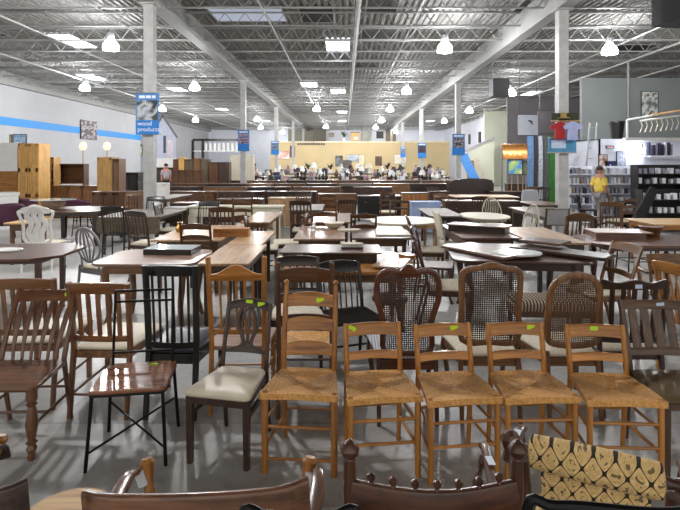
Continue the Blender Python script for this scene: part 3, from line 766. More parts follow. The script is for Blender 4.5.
# ---- caned chairs
def loop(pts, n=4): return [(p.x, p.y) for p in curve([(a, b, 0) for a, b in pts], n, closed=True)]
loc, w = away(376, 438, 3.62, .46)
chair(dict(name='cane_back_chair', label='dark chair with heart-shaped caned back and carved crest, facing away', loc=(loc[0], loc[1], 0), rot=180, wf=.5, wb=w*.92, wt=w, d=.46, h=.46, H=1.08, rake=.07, wood=MAHOG, pt=.034, noposts=1,
    seat='pad', seatm=PLAID, legs='cab', apron=.07, back=('cane', loop([(-.8, .5), (-.8, .7), (-1.02, .88), (-.9, 1.03), (-.5, 1.07), (0, 1.035), (.5, 1.07), (.9, 1.03), (1.02, .88), (.8, .7), (.8, .5), (0, .485)])), fw=.04, canem=CANED,
    crestp=(0, 1.055, .34, .06), cstep=.0145, cwid=.0055))
loc, w = away(461, 518, 3.66, .46)
chair(dict(name='cane_back_chair', label='golden framed caned chair with shaped pierced crest and cream seat, facing away', loc=(loc[0], loc[1], 0), rot=179, wf=.5, wb=w, wt=w*1.02, d=.46, h=.46, H=1.11, rake=.07, wood=MIDOAK, pt=.036, noposts=1,
    seat='pad', seatm=CREAMF, legs='cab', apron=.06, back=('cane', loop([(-.95, .56), (-.97, .8), (-1.0, 1.0), (-.85, 1.06), (-.45, 1.075), (0, 1.1), (.45, 1.075), (.85, 1.06), (1.0, 1.0), (.97, .8), (.95, .56), (0, .55)])), fw=.042, canem=CANED,
    crestp=(0, 1.09, .3, .03), cstep=.015, cwid=.0062))
loc, w = away(546, 597, 3.66, .46)
chair(dict(name='cane_back_chair', label='golden arched caned chair with pale seat, facing away', loc=(loc[0], loc[1], 0), rot=181, wf=.5, wb=w, wt=w, d=.46, h=.46, H=1.02, rake=.06, wood=MIDOAK, pt=.036, noposts=1,
    seat='pad', seatm=CREAMF, legs='cab', apron=.06, back=('cane', loop([(-1, .58), (-1, .78), (-.93, .92), (-.6, 1.0), (0, 1.03), (.6, 1.0), (.93, .92), (1, .78), (1, .58), (.6, .53), (-.6, .53)])), fw=.046, canem=CANE, cstep=.013, cwid=.0055))
# ================================================================ foreground, nearest the camera
# captain's armchair, back to the camera
def captain(label, loc, rot, w=.72, W=WALNUT2, za=.68, H=.83, tagm=True, arms=(-1, 1)):
    r = thing('captains_chair', label, 'armchair', loc, rot)
    zb = H
    q = curve([(-w/2+.015, .25, zb-.025), (-w*.33, .295, zb-.03), (0, .31, zb-.035), (w*.33, .295, zb-.045), (w/2-.015, .25, zb-.06)], 7)
    build('crest_rail', MB().sweep(q, RRECT(.028, .17, .012, 3)), W, r)
    for s in arms:
        a = curve([(s*w*.46, .18, za), (s*w*.5, .0, za+.01), (s*w*.5, -.12, za+.02), (s*w*.47, -.2, za-.02), (s*w*.45, -.22, za-.07)], 5)
        build('arm', MB().sweep(a, RRECT(.055, .03), sc=[.8+.2*math.sin(i/3) for i in range(len(a))]), W, r)
        build('arm_support', MB().lathe((s*w*.4, -.15, .45), (s*w*.455, -.2, za+.035), [(0, .018), (.4, .022), (.6, .017), (.85, .026), (.93, .03), (1, .02)], 10), OAK, r)
    for s in (-1, 1):
        build('back_post', MB().tube([(s*w*.38, .16, .45), (s*w*.44, .24, zb-.1)], .015, 8, ref=(0, 1, 0)), W, r)
        for t in (-1, 1): build('leg', turned((s*.25, t*.24, 0), (s*.2, t*.17, .43), .024), W, r)
    for k in range(7):
        u = -.75+1.5*k/6; build('spindle', MB().tube([(u*w*.36, .2+.03*(1-u*u), .44), (u*w*.42, .23+.07*(1-u*u), zb-.09)], .009, 6, ref=(0, 1, 0)), W, r)
    build('seat', cushion(MB(), RRECT(.5, .46, .1, 5), .42, .455, .0), W, r)
    if tagm:
        build('price_tag', MB().box((w*.465, -.165, za-.02), (.03, .03, .055), Matrix.Rotation(.35, 3, 'Y')), TAGW, r)
        build('price_tag', MB().box((-w*.452, -.165, za-.03), (.035, .03, .05), Matrix.Rotation(-.1, 3, 'Y')), TAGW, r)
    return r
captain("brown captain's armchair with broad bowed crest rail, seen from behind at the bottom", (-.45, 1.83, 0), 181, .7, WALNUT2, .615, .785)
captain("dark side chair whose crest rail ends in the bottom left corner", (-1.17, 1.8, 0), 182, .46, WALNUT, .63, .80, False, ())
captain("dark armchair with rounded arm at the left edge of the bottom row", (-1.73, 2.02, 0), 178, .58, WALNUT, .61, .80, False)
r = thing('stool', 'pale round wooden stool beyond the dark crest rail, bottom left', 'stool', (-1.07, 2.0, 0), 0)
build('seat', slab(MB(), ellipse(.17, .17, 28), .42, .45), PINE, r)
for k in range(4):
    a = PI/4+k*PI/2; build('leg', MB().tube([(.1*math.cos(a), .1*math.sin(a), .42), (.17*math.cos(a), .17*math.sin(a), 0)], .016, 8, ref=(0, 1, 0)), PINE, r)
# knobbed chair, back to the camera
r = thing('knobbed_chair', 'dark chair whose bowed crest rail carries a row of small knobs', 'chair', (.28, 1.84, 0), 180)
w = .53
q = [(-w/2+w*k/14, .2+.06*math.sin(PI*k/14), .75) for k in range(15)]
build('crest_rail', MB().sweep(q, RRECT(.026, .11)), DARKM, r)
for k in range(7):
    u = (k+1)/8; x = -w/2+w*u; y = .2+.06*math.sin(PI*u)
    build('knob', MB().lathe((x, y, .802), (x, y, .838), [(0, .008), (.2, .006), (.5, .0135), (.8, .013), (1, .002)], 10), DARKM, r)
for s in (-1, 1):
    build('back_post', MB().lathe((s*w/2, .17, .42), (s*w/2, .2, .865), [(0, .018), (.3, .022), (.5, .016), (.8, .023), (1, .018)], 10), DARKM, r)
    build('finial', MB().lathe((s*w/2, .2, .86), (s*w/2, .2, .93), [(0, .016), (.12, .012), (.3, .026), (.55, .031), (.8, .022), (1, .003)], 12), DARKM, r)
    for t in (-1, 1): build('leg', turned((s*.23, t*.2, 0), (s*.2, t*.16, .42), .022), DARKM, r)
for k in range(5): x = -.16+.08*k; build('spindle', MB().tube([(x, .17, .44), (x*1.15, .245, .71)], .009, 6, ref=(0, 1, 0)), DARKM, r)
build('seat', cushion(MB(), RRECT(.48, .42, .06, 4), .42, .45, .01), DARKM, r)
build('arm', MB().sweep(curve([(-.225, .16, .60), (-.25, 0, .61), (-.3, -.3, .615), (-.305, -.37, .6)], 5), RRECT(.036, .026)), DARKM, r)
build('arm_support', turned((-.21, -.2, .44), (-.285, -.28, .605), .015), DARKM, r)
build('price_tag', MB().box((-.29, -.2, .633), (.028, .06, .002)), TAGW, r)
# tapestry rocker
r = thing('rocking_chair', 'dark turned rocking chair with rolled gold and black tapestry back', 'rocking chair', (.93, 1.93, 0), 153)
W_ = .41
def uvroll(name, mb, par):
    o = build(name, mb, TAPESTRY, par); me = o.data; uv = me.uv_layers.new(name='uv')
    for l in me.loops:
        v = me.vertices[l.vertex_index].co; uv.data[l.index].uv = (v.x, v.z)
    return o
yb = .22
uvroll('headrest_roll', MB().lathe((-W_/2+.005, yb+.035, .81), (W_/2-.005, yb+.035, .81), [(0, .03), (.02, .054), (.3, .058), (.7, .058), (.98, .054), (1, .03)], 20), r)
uvroll('back_pad', MB().loft([[(x, yb+.0-.02+.025*math.cos(x*4), z) for x, z in ((-.15, .4), (.15, .4), (.165, .79), (-.165, .79))], [(x, yb+.035, z) for x, z in ((-.15, .4), (.15, .4), (.165, .79), (-.165, .79))]]), r)
for s in (-1, 1):
    build('back_post', MB().lathe((s*.2, yb-.04, .36), (s*.225, yb+.01, .76), [(0, .02), (.2, .026), (.4, .018), (.7, .024), (.72, .02), (1, .022)], 10), DARKM, r)
    build('roll_peg', MB().lathe((s*W_/2, yb+.035, .81), (s*(W_/2+.05), yb+.035, .81), [(0, .02), (.4, .016), (.7, .024), (1, .01)], 10), DARKM, r)
    build('arm', MB().sweep(curve([(s*.26, yb-.06, .62), (s*.29, 0, .635), (s*.3, -.2, .645), (s*.3, -.28, .62)], 5), RRECT(.042, .025)), DARKM, r)
    build('arm_support', turned((s*.26, -.2, .38), (s*.3, -.22, .63), .018), DARKM, r)
    for t in (-1, 1): build('leg', turned((s*.24, t*.2, .05), (s*.22, t*.17, .38), .022), DARKM, r)
    build('rocker', MB().sweep(curve([(s*.24, -.38, .07), (s*.24, -.15, .02), (s*.24, .15, .02), (s*.24, .42, .09)], 6), RRECT(.03, .035)), DARKM, r)
build('block_finial', MB().lathe((.262, yb+.035, .75), (.262, yb+.035, .865), [(0, .012), (.12, .03), (.4, .022), (.5, .03), (.75, .034), (.9, .026), (1, .008)], 8), DARKM, r, sharp=20)
uvroll('seat', cushion(MB(), RRECT(.46, .42, .05, 4), .37, .42, .03), r)
build('price_tag', MB().box((.302, -.14, .665), (.03, .05, .002)), TAGW, r)
build('price_tag', MB().box((-.19, yb+.046, .69), (.04, .002, .055)), TAGW, r)
# black bentwood/metal chairs cropped by the bottom edge
def black_metal(label, loc, rot, w=.44, H=.86):
    r = thing('metal_chair', label, 'chair', loc, rot)
    q = curve([(-w/2, .2, .5), (-w/2-.01, .23, H-.05), (-w/2+.05, .25, H), (0, .28, H+.005), (w/2-.05, .25, H), (w/2+.01, .23, H-.05), (w/2, .2, .5)], 6)
    build('back_frame', MB().tube(q, .011, 8, ref=(0, 1, 0)), BLACKM, r)
    for k in range(4): x = -w*.3+w*.2*k; build('back_rod', MB().tube([(x, .21, .5), (x, .265, H)], .005, 6, ref=(0, 1, 0)), BLACKM, r)
    build('seat', cushion(MB(), RRECT(w, .42, .06, 4), .43, .47, .015), BLACKSEAT, r)
    for s in (-1, 1):
        for t in (-1, 1): build('leg', MB().tube([(s*(w/2-.02), t*.19, .44), (s*w/2, t*.22, 0)], .011, 8, ref=(0, 1, 0)), BLACKM, r)
    return r
black_metal('black metal chair whose curved top rail shows under the tapestry roll', (.64, 1.33, 0), 180, .5, 1.088)
black_metal('black metal chair, only its rim visible at the bottom centre', (-.095, 1.33, 0), 180, .24, 1.068)
# ================================================================ tables and chairs across the hall
def tb(label, pl, pr, yf, yb, wood, H=.75, **k):
    Yf = FPX*(EYE-H)/(yf-CY); Yb = FPX*(EYE-H)/(yb-CY); x0, x1 = XP(pl, Yf), XP(pr, Yf)
    return table(dict(label=label, L=x1-x0, W=Yb-Yf, H=H, loc=((x0+x1)/2+k.pop('dx', 0), (Yf+Yb)/2, 0), wood=wood, **k))
def flat_board(name, label, cat, px, py, z, L, W, T, rot, wood, **k):
    x, y = G(px, py, z); r = slab(MB(), RRECT(L, W, k.get('cr', .02), 3) if k.get('shape') != 'oval' else ellipse(L/2, W/2, 36), 0, T, min(.004, T/3))
    o = build(name, r, wood); o.location = (x, y, z-T); o.rotation_euler.z = math.radians(rot); return tag(o, label, cat, k.get('group'))
# nearest row of tables, 5-7 m
table(dict(label='dark walnut table with pointed corner, left edge, white plate on it', L=1.9, W=1.15, loc=(-4.2, 6.2, 0), rot=4, wood=DARKM, shape='clip', apron=.07, ins=.25, tt=.03))
flat_board('plate', 'large white oval plate on the dark walnut table at left', 'plate', 4, 249, .772, .4, .26, .02, 10, CHINA, shape='oval')
table(dict(label='worn oak table with rounded left end and dark apron, papers tray on it', L=1.1, W=.95, loc=(-2.13, 5.86, 0), rot=-1, wood=MIDOAK, topm=PINKW, shape='rect', cr=.16, apron=.1, ins=.12, legs='cab', lt=.06))
r = thing('display_case', 'shallow dark tray with glass lid and papers on worn oak table', 'tray', (G(176, 250, .76)[0], 6.1, .7505), -3)
build('frame', MB().bx(-.28, .28, -.17, -.15, 0, .06).bx(-.28, .28, .15, .17, 0, .06).bx(-.28, -.26, -.15, .15, 0, .06).bx(.26, .28, -.15, .15, 0, .06), BLACKW, r)
build('base', MB().bx(-.26, .26, -.15, .15, 0, .03), GREYW, r)
build('papers', MB().bx(-.2, .0, -.1, .1, .03, .045).bx(.03, .2, -.12, .08, .03, .05), TAGW, r)
build('glass_lid', MB().bx(-.28, .28, -.17, .17, .06, .066), plain('lid_glass', (200, 210, 216), .05, noise=.02), r)
table(dict(label='light-topped table with dark drawer under its edge, right of the papers tray', L=.54, W=1.25, loc=(-1.27, 6.05, 0), rot=0, wood=WALNUT, topm=MAPLE, apron=.09, ins=.05))
table(dict(label='large light oak table behind the tall ladder-backs, leaf box on it', L=1.5, W=1.3, loc=(-.02, 5.65, 0), rot=0, wood=MIDOAK, topm=OAK, apron=.1, ins=.14, legs='turned', lt=.07, shape='round', tt=.032))
r = thing('table_leaf_box', 'glossy dark boxed tabletop section lying on the light oak table', 'table leaf', (-.15, 5.72, .7505), -1)
build('apron', MB().bx(-.51, .49, -.24, .26, 0, .095), ESP, r)
build('top', slab(MB(), RRECT(1.08, .56, .01, 2), .095, .112), TAUPE, r)  # lighter wood colour stands for the reflection on the glossy dark top
flat_board('plate', 'cream oval platter on a dark stand on the glossy boxed leaf', 'plate', 352, 243, .897, .26, .15, .012, 0, CREAMP, shape='oval')
flat_board('tray', 'small dark tray under the cream platter', 'tray', 352, 246, .886, .24, .14, .024, 0, WALNUT)
flat_board('table_leaf', 'pale slab standing for a white reflection on the right end of the oak table', 'table leaf', 392, 262, .785, .3, .5, .02, -18, MAPLE)  # pale slab painted in for a white reflection on the tabletop
flat_board('wooden_bowl', 'small golden wooden piece at the end of the oak table', 'bowl', 407, 254, .80, .14, .22, .045, 25, OAK, cr=.06)
table(dict(label='big dark table with stacked loose leaves and a white platter, right of centre', L=1.5, W=1.25, loc=(1.98, 6.15, 0), rot=-6, wood=WALNUT, topm=DARKM, apron=.1, ins=.16, legs='cab', lt=.07, shape='rect', cr=.15))
flat_board('table_leaf', 'glossy grey-brown table leaf slanting across the big dark table', 'table leaf', 486, 249, .79, .52, 1.0, .03, 32, TAUPE)
flat_board('plate', 'large white oval platter on the big dark table', 'plate', 517, 252, .80, .55, .42, .02, 0, CHINA, shape='oval')
flat_board('table_leaf', 'long dark table leaf lying right of the white platter', 'table leaf', 560, 250, .80, .34, 1.1, .035, 44, WALNUT)
flat_board('table_leaf', 'short dark table leaf stacked on the long dark leaf', 'table leaf', 545, 240, .86, .34, .5, .03, 44, TAUPE)
table(dict(label='dark oval table near the right edge with a drawer box on it', L=1.7, W=1.15, loc=(4.05, 7.15, 0), rot=0, wood=MAHOG, topm=WALNUT2, shape='round', apron=.09, ins=.3, legs='turned', lt=.07))
r = thing('drawer_box', 'shallow pale-topped wooden drawer box on the dark oval table', 'box', (3.85, 7.35, .7505), -6)
build('body', MB().bx(-.36, .3, -.2, .22, 0, .08), WALNUT2, r); build('top', slab(MB(), RRECT(.76, .48, .01, 2), .08, .095), PINKW, r)
r = thing('basket', 'small brown wooden tub beside the drawer box on the oval table', 'basket', (4.42, 7.5, .7505), 0)
build('body', MB().lathe((0, 0, 0), (0, 0, .13), [(0, .1), (1, .15)], 14), BROWN, r); build('rim', MB().tube([(.15*a, .15*b, .13) for a, b in circ(16)], .012, 6, closed=True), MIDOAK, r)
table(dict(label='light oak table behind the dark oval table, right edge', L=1.6, W=1.0, loc=(6.1, 9.4, 0), rot=0, wood=OAK, topm=PINE, apron=.08))
# 7-9 m
tb('maple-topped table behind the papers tray', 150, 222, 240, 225, MIDOAK, topm=MAPLE, apron=.13)
tb('light-topped table with a yellow block on it, left of centre', 226, 262, 244.5, 231, WALNUT, topm=MAPLE, apron=.08)
r = tag(build('wooden_box', MB().box((0, 0, .06), (.5, .16, .12)), OAK, bevel=.004), 'small golden wooden box on the light-topped table left of centre', 'box'); r.location = (*G(236, 240, .75), .7505)
r.location.x, r.location.y = -1.62, 7.45
tb('brown table with pale top and china, centre', 293, 345, 239, 226, BROWN, topm=PINKW, apron=.11)
tb('brown desk with white reflective leaf on it, centre', 352, 412, 238, 226, BROWN, topm=TAUPE, apron=.1)
flat_board('table_leaf', 'white shiny leaf lying on the brown desk at centre', 'table leaf', 392, 232, .77, .5, .6, .015, 0, CREAMP)
flat_board('plate', 'cream fish-shaped dish on the china table at centre', 'plate', 349, 229, .781, .36, .2, .03, 0, CREAMP, shape='oval')
r = tag(build('figurine', MB().lathe((0, 0, 0), (0, 0, .16), [(0, .04), (.1, .045), (.3, .02), (.55, .04), (.75, .015), (.85, .03), (1, .005)], 10), CHINA), 'small white bird figurine on the china table at centre', 'figurine'); r.location = (XP(314, 7.9), 7.9, .751)
tb('brown low desk with boxed front, right of centre', 462, 520, 238, 224, BROWN, topm=TAUPE, apron=.16)
r = dup([o for o in bpy.data.objects if o.name == 'table_leaf_box'][0], (XP(480, 7.9), 7.95, .7505), -28, 'long dark drawer unit lying across the low brown desk', scale=(.85, .7, 1))
tb('light-topped square table behind the big dark table', 535, 592, 243, 227, WALNUT, topm=MAPLE, apron=.1)
# 9-12 m
tb('olive-brown drop-leaf table, left, dark chair in front', 97, 160, 217, 209, OLIVE, drop=1, apron=.05, legs='turned')
tb('dark table with whitish top behind the drop-leaf table', 158, 186, 208.5, 206, ESP, topm=GREYW, apron=.08)
tb('dark trestle table at left carrying a glass-topped bowl', 22, 100, 212, 206, ESP, topm=DARKM, apron=.06, lt=.12, shape='clip')
r = thing('console_table', 'long cream painted console table with thick square legs', 'table', (XP(236, 12.4), 12.5, 0), -1)
build('tabletop', slab(MB(), RRECT(2.25, .55, .01), .74, .78), CREAMP, r); build('apron', MB().bx(-1.08, 1.08, -.24, .24, .53, .74), CREAMP, r)
for a in (-1, 1):
    for b in (-1, 1): build('leg', MB().bx(a*1.0-.09, a*1.0+.09, b*.18-.09, b*.18+.09, 0, .56), CREAMP, r)
tb('pale oval table on turned legs, centre', 372, 442, 224, 216, MAPLE, topm=CREAMP, shape='round', apron=.07, legs='turned')
tb('white round table between the two white windsor chairs', 468, 520, 219, 212, CREAMP, shape='oval', apron=.05, legs='pedestal')
tb('dark table with pale top left of the white windsor chairs', 430, 464, 216, 208, ESP, topm=GREYW, apron=.08)
tb('taupe table behind the cloth-backed chair, right', 545, 600, 217, 207, OLIVE, topm=TAUPE, apron=.07)
tb('grey-brown table beyond the taupe table, right', 534, 568, 205, 201, WALNUT, topm=TAUPE, apron=.07)
tb('dark worn table in front of the second cream chair, left of centre', 240, 270, 222, 212, MIDOAK, topm=MAPLE, apron=.08)
tb('glass-topped small table behind the cream console', 288, 322, 210, 204, BROWN, topm=GREYW, apron=.08)
tb('pink-topped table right of the glass-topped one', 308, 352, 222, 213, BROWN, topm=PINKW, apron=.1)
# ---- middle-distance chairs
def white_ornate(r, f, W, S):
    o = loop([(-.78, .5), (-.82, .8), (-1, 1.0), (-.55, 1.0), (-.3, 1.07), (0, 1.1), (.3, 1.07), (.55, 1.0), (1, 1.0), (.82, .8), (.78, .5)])
    build('back_frame', MB().sweep([f.p(u, z) for u, z in o], RRECT(.05, .03), (0, 1, 0), closed=True), W, r)
    for u in (-.42, 0, .42): 
        build('splat', MB().sweep(curve([f.p(u*.7, .5), f.p(u+.12, .65), f.p(u-.14, .8), f.p(u+.1, .92), f.p(u, 1.02)], 5), RRECT(.09, .02), (0, 1, 0)), W, r)
    build('crest', u_rail(f, lambda u: .97, lambda u: 1.04+.06*math.cos(u*PI/2), .025, -.8, .8), W, r)
chair(dict(label='white ornate carved chair standing behind the dark walnut table', loc=(XP(38, 8.6), 8.8, 0), rot=183, wf=.52, wb=.48, wt=.56, H=1.08, wood=WHITE, noposts=1, back=('custom', white_ornate), seat='pad', seatm=CREAMF, legs='cab'))
def wheel_back(r, f, W, S):
    o = [(math.cos(a)*1.02, .76+.22*math.sin(a)) for a in [2*PI*k/24 for k in range(24)]]
    build('back_frame', MB().sweep([f.p(u, z) for u, z in o], RRECT(.035, .025), (0, 1, 0), closed=True), W, r)
    for u in (-.5, -.17, .17, .5): build('splat', MB().sweep(curve([f.p(u*.5, .55), f.p(u*1.2, .76), f.p(u*.4, .97)], 6), RRECT(.025, .016), (0, 1, 0)), W, r)
    for s in (-1, 1): build('back_support', MB().tube([f.p(s*.75, .45), f.p(s*.72, .6)], .014, 8, ref=(0, 1, 0)), W, r)
chair(dict(label='silvery grey oval-backed chair at the worn oak table', loc=(-3.15, 6.85, 0), rot=152, wf=.48, wb=.44, H=1.0, wood=plain('silver_grey_paint', (150, 146, 150), .45), noposts=1, back=('custom', wheel_back), seat='pad', seatm=CREAMF, legs='cab'))
PR = {}
def proto(key, d): PR[key] = d
def C(key, label, px, Y, rot, **k):
    d = dict(PR[key]); d.update(k); d.update(label=label, loc=(XP(px, Y), Y, 0), rot=rot); return chair(d)
proto('dark', dict(wood=WALNUT, seat='pad', seatm=CREAMF, back=('slats', 5), rh=.08, crest=lambda u: .02*(1-u*u), lz=.6, sw=.025, su=.7, H=1.0, sz=(.2,)))
proto('black', dict(wood=BLACKW, seat='plank', back=('spindles', 7), rh=.09, crest=lambda u: .02*(1-u*u), H=.98, sz=(.2,), fz=(.25,), legs='round', roundpost=1))
proto('ladder', dict(wood=BROWN, seat='pad', seatm=CREAMF, back=('ladder', [(.93, .06), (.78, .05), (.64, .05)]), arch=.03, H=.98, sz=(.2,)))
proto('oak', dict(wood=MIDOAK, seat='plank', back=('spindles', 6), rh=.08, crest=lambda u: .02*(1-u*u), H=.95, hz=.2, legs='turned', tspin=1, spr=.008))
proto('hoopw', dict(wood=CREAMP, seat='plank', back=('hoop', 8), H=.97, wb=.44, hz=.2, legs='turned', noposts=1, splay=.0))
proto('hoopb', dict(wood=MIDOAK, seat='plank', back=('hoop', 7), H=.92, wb=.42, hz=.2, legs='turned', noposts=1))
proto('shield', dict(wood=MAHOG, seat='pad', seatm=CREAMF, legs='sabre', back=('ladder', [(.88, .07), (.68, .05)]), arch=.02, H=.92, rake=.16, splay=.12))
C('black', 'black spindle-backed chair in front of the olive drop-leaf table', 119, 10.0, 180)
C('black', 'dark carved-back chair behind the olive drop-leaf table', 151, 11.9, 0, wood=ESP, H=1.0)
C('dark', 'dark chair tucked at the right end of the drop-leaf table', 172, 10.6, 90)
C('ladder', 'dark ladder-backed chair at the maple-topped table, facing away', 202, 7.3, 178, H=1.0)
C('dark', 'brown slat-backed chair behind the maple-topped table', 224, 9.6, 182, wood=BROWN)
C('dark', 'brown chair seen from the side at the end of the light-topped tables', 264, 8.3, 95, wood=BROWN, back=('ladder', [(.9, .07), (.72, .05)]))
C('shield', 'brown sabre-legged chair seen from the side in the aisle, left', 287, 8.9, -80, wood=BROWN, H=1.0)
C('ladder', 'dark two-rail chair standing before the china table, centre', 363, 8.7, 180, H=.97, back=('ladder', [(.93, .05), (.76, .04)]))
C('ladder', 'dark two-rail chair left of the china, facing away', 325, 8.8, 180, H=1.0, back=('ladder', [(.95, .05), (.78, .04)]))
C('dark', 'light-topped square-backed chair before the black desk, centre', 398, 11.6, 180, wood=OLIVE, H=.98, back=('ladder', [(.95, .05), (.8, .03)]))
C('hoopw', 'white hoop-backed windsor chair behind the white table', 495, 11.4, 0, H=1.02)
C('hoopw', 'white hoop-backed windsor chair at the right end of the white table', 520, 9.8, -70, H=1.0)
C('dark', 'narrow white-painted chair seen edge-on left of the low brown desk', 454, 8.8, 95, wood=CREAMP, back=('panel', [(-.9, .55), (-.9, .95), (.9, .95), (.9, .55)]), seatm=CREAM, H=.97)
C('dark', 'chair with grey cloth panel back, right of centre', 551, 9.5, 180, wood=OLIVE, back=('panel', [(-.95, .7), (-.95, .98), (.95, .98), (.95, .7)]), panelm=PLAID, H=1.0, seatm=PLAID)
C('hoopb', 'brown turned-spindle chair behind the square light-topped table', 572, 8.9, 178, back=('spindles', 6), spr=.012, tspin=1, noposts=0, H=.93, crest=lambda u: .05*(1-u*u))
C('shield', 'reddish side chair with cream seat turned sideways in the aisle', 447, 5.75, 84, H=.96, wb=.42)
C('oak', 'reddish chair with curved back standing behind the sideways one', 436, 6.9, 75, wood=MAHOG, back=('ladder', [(.9, .06), (.75, .04)]), legs='cab')
C('shield', 'curved brown dining chair facing the big dark table, right', 596, 5.55, -82, wood=MIDOAK, H=.93, back=('ladder', [(.88, .07), (.62, .04)]), wb=.46)
captain('golden curved-arm spindle chair at the right edge', (3.42, 5.4, 0), 165, .66, MIDOAK, .68, .86, False)
C('oak', 'rounded oak chair cut off by the right edge', 704, 4.4, 100, wood=OAK, H=.95)
# small chairs seen between the front row and the tables
C('black', 'small black windsor chair under the front of the oak table', 350, 4.62, 20, H=.86, wood=BLACKW)
r = thing('stool', 'dark round stool with splayed legs behind the heart-backed cane chair', 'stool', (XP(390, 4.9), 4.9, 0))
build('seat', cushion(MB(), ellipse(.17, .17, 24), .5, .55, .01), WALNUT, r)
for k in range(4): a = PI/4+k*PI/2; build('leg', MB().tube([(.1*math.cos(a), .1*math.sin(a), .5), (.2*math.cos(a), .2*math.sin(a), 0)], [.014, .017], 8, ref=(0, 1, 0)), WALNUT, r)
for k in range(4): a, b = PI/4+k*PI/2, PI/4+(k+1)*PI/2; build('stretcher', MB().tube([(.155*math.cos(a), .155*math.sin(a), .23), (.155*math.cos(b), .155*math.sin(b), .23)], .009, 6), WALNUT, r)
C('dark', 'dark chair pushed under the oak table behind the tall ladder-backs', 297, 4.75, 5, H=.88, wood=ESP)
r = thing('bench', 'low bench with striped brown upholstery in front of the big dark table', 'bench', (XP(548, 5.2), 5.15, 0), -2)
build('seat', cushion(MB(), RRECT(.78, .4, .03), .38, .47, .02), ZEBRA, r); build('frame', MB().bx(-.38, .38, -.18, .18, .32, .38), BROWN, r)
for a in (-1, 1):
    for b in (-1, 1): build('leg', MB().bar((a*.35, b*.16, 0), (a*.35, b*.16, .33), .03, .03, (0, 1, 0), 1.2), ESP, r)
r = thing('bar_stool', 'thin dark metal bar stool with cushion under the oval table', 'stool', (XP(634, 8.6), 8.6, 0))
build('seat', cushion(MB(), RRECT(.36, .36, .05), .56, .62, .02), PLAID, r)
for a in (-1, 1):
    for b in (-1, 1): build('leg', MB().tube([(a*.16, b*.16, .58), (a*.2, b*.2, 0)], .012, 8, ref=(0, 1, 0)), BLACKM, r)
for z in (.2, .38): build('stretcher', MB().tube([(-.19, -.19, z), (.19, -.19, z), (.19, .19, z), (-.19, .19, z)], .008, 6, closed=True), BLACKM, r)
dup(r, (XP(657, 8.6), 8.6, 0), 10, 'thin dark metal bar stool under the oval table, nearer the right edge')
dup(r, (XP(78, 12.6), 12.9, 0), 0, 'dark bar stool standing behind the trestle table at left')
# black bar chair near the shopper
r = thing('bar_chair', 'black bar-height chair with short arms beside the walking shopper', 'chair', (XP(588, 13.6), 13.6, 0), 60)
build('seat', slab(MB(), RRECT(.44, .44, .05, 3), .56, .6), BLACKW, r)
for a in (-1, 1):
    for b in (-1, 1): build('leg', MB().bar((a*.19, b*.19, 0), (a*.17, b*.17, .57), .04, .04, (0, 1, 0)), BLACKW, r)
for a in (-1, 1): build('back_post', MB().bar((a*.17, .19, .58), (a*.18, .24, .95), .035, .035, (0, 1, 0)), BLACKW, r)
build('top_rail', MB().bar((-.22, .24, .95), (.22, .24, .95), .04, .05), BLACKW, r); build('back_rail', MB().bar((-.18, .215, .78), (.18, .215, .78), .03, .03), BLACKW, r)
for z in (.2, .33): build('stretcher', MB().tube([(-.185, -.185, z), (.185, -.185, z), (.185, .185, z), (-.185, .185, z)], .012, 6, closed=True), BLACKW, r)
# plum tub chairs at far left
def tub(label, x, y, rot, s=1):
    r = thing('tub_chair', label, 'armchair', (x, y, 0), rot)
    L = []
    for k in range(13):
        a = -PI*.12+PI*1.24*k/12; c, q = math.cos(a), math.sin(a); zt = .72+.1*max(0, q)
        L.append([Vector((c*.28, q*.26, .3)), Vector((c*.35, q*.33, .3)), Vector((c*.37, q*.36, zt)), Vector((c*.30, q*.29, zt))])
    build('back_shell', MB().loft(L), PURPLE, r, sub=1); build('seat', cushion(MB(), RRECT(.52, .5, .1, 4), .32, .46, .02), PURPLE, r)
    for a in (-1, 1):
        for b in (-1, 1): build('leg', MB().tube([(a*.2, b*.2, .32), (a*.25, b*.25, 0)], .014, 8, ref=(0, 1, 0)), BLACKM, r)
    r.scale = (s,)*3
tub('plum tub chair at the left end of the trestle table', XP(17, 12.6), 12.2, -130, 1.1)
tub('plum tub chair behind the trestle table, left', XP(25, 15.2), 15.2, 180)
tub('plum tub chair behind the trestle table, near the glass-topped bowl', XP(82, 15.2), 15.0, 170)
r = thing('bowl', 'round shell-covered bowl with glass disc on trestle table', 'bowl', (XP(58, 12.2), 12.0, .7505))
build('body', MB().lathe((0, 0, 0), (0, 0, .2), [(0, .12), (.15, .14), (.2, .2), (.6, .26), (1, .22)], 18), plain('shell_mosaic', (190, 160, 140), .6, noise=.35, scale=28), r)
build('glass_disc', slab(MB(), ellipse(.5, .42, 30), .2, .215), plain('pale_glass', (210, 226, 224), .08, noise=.02), r)
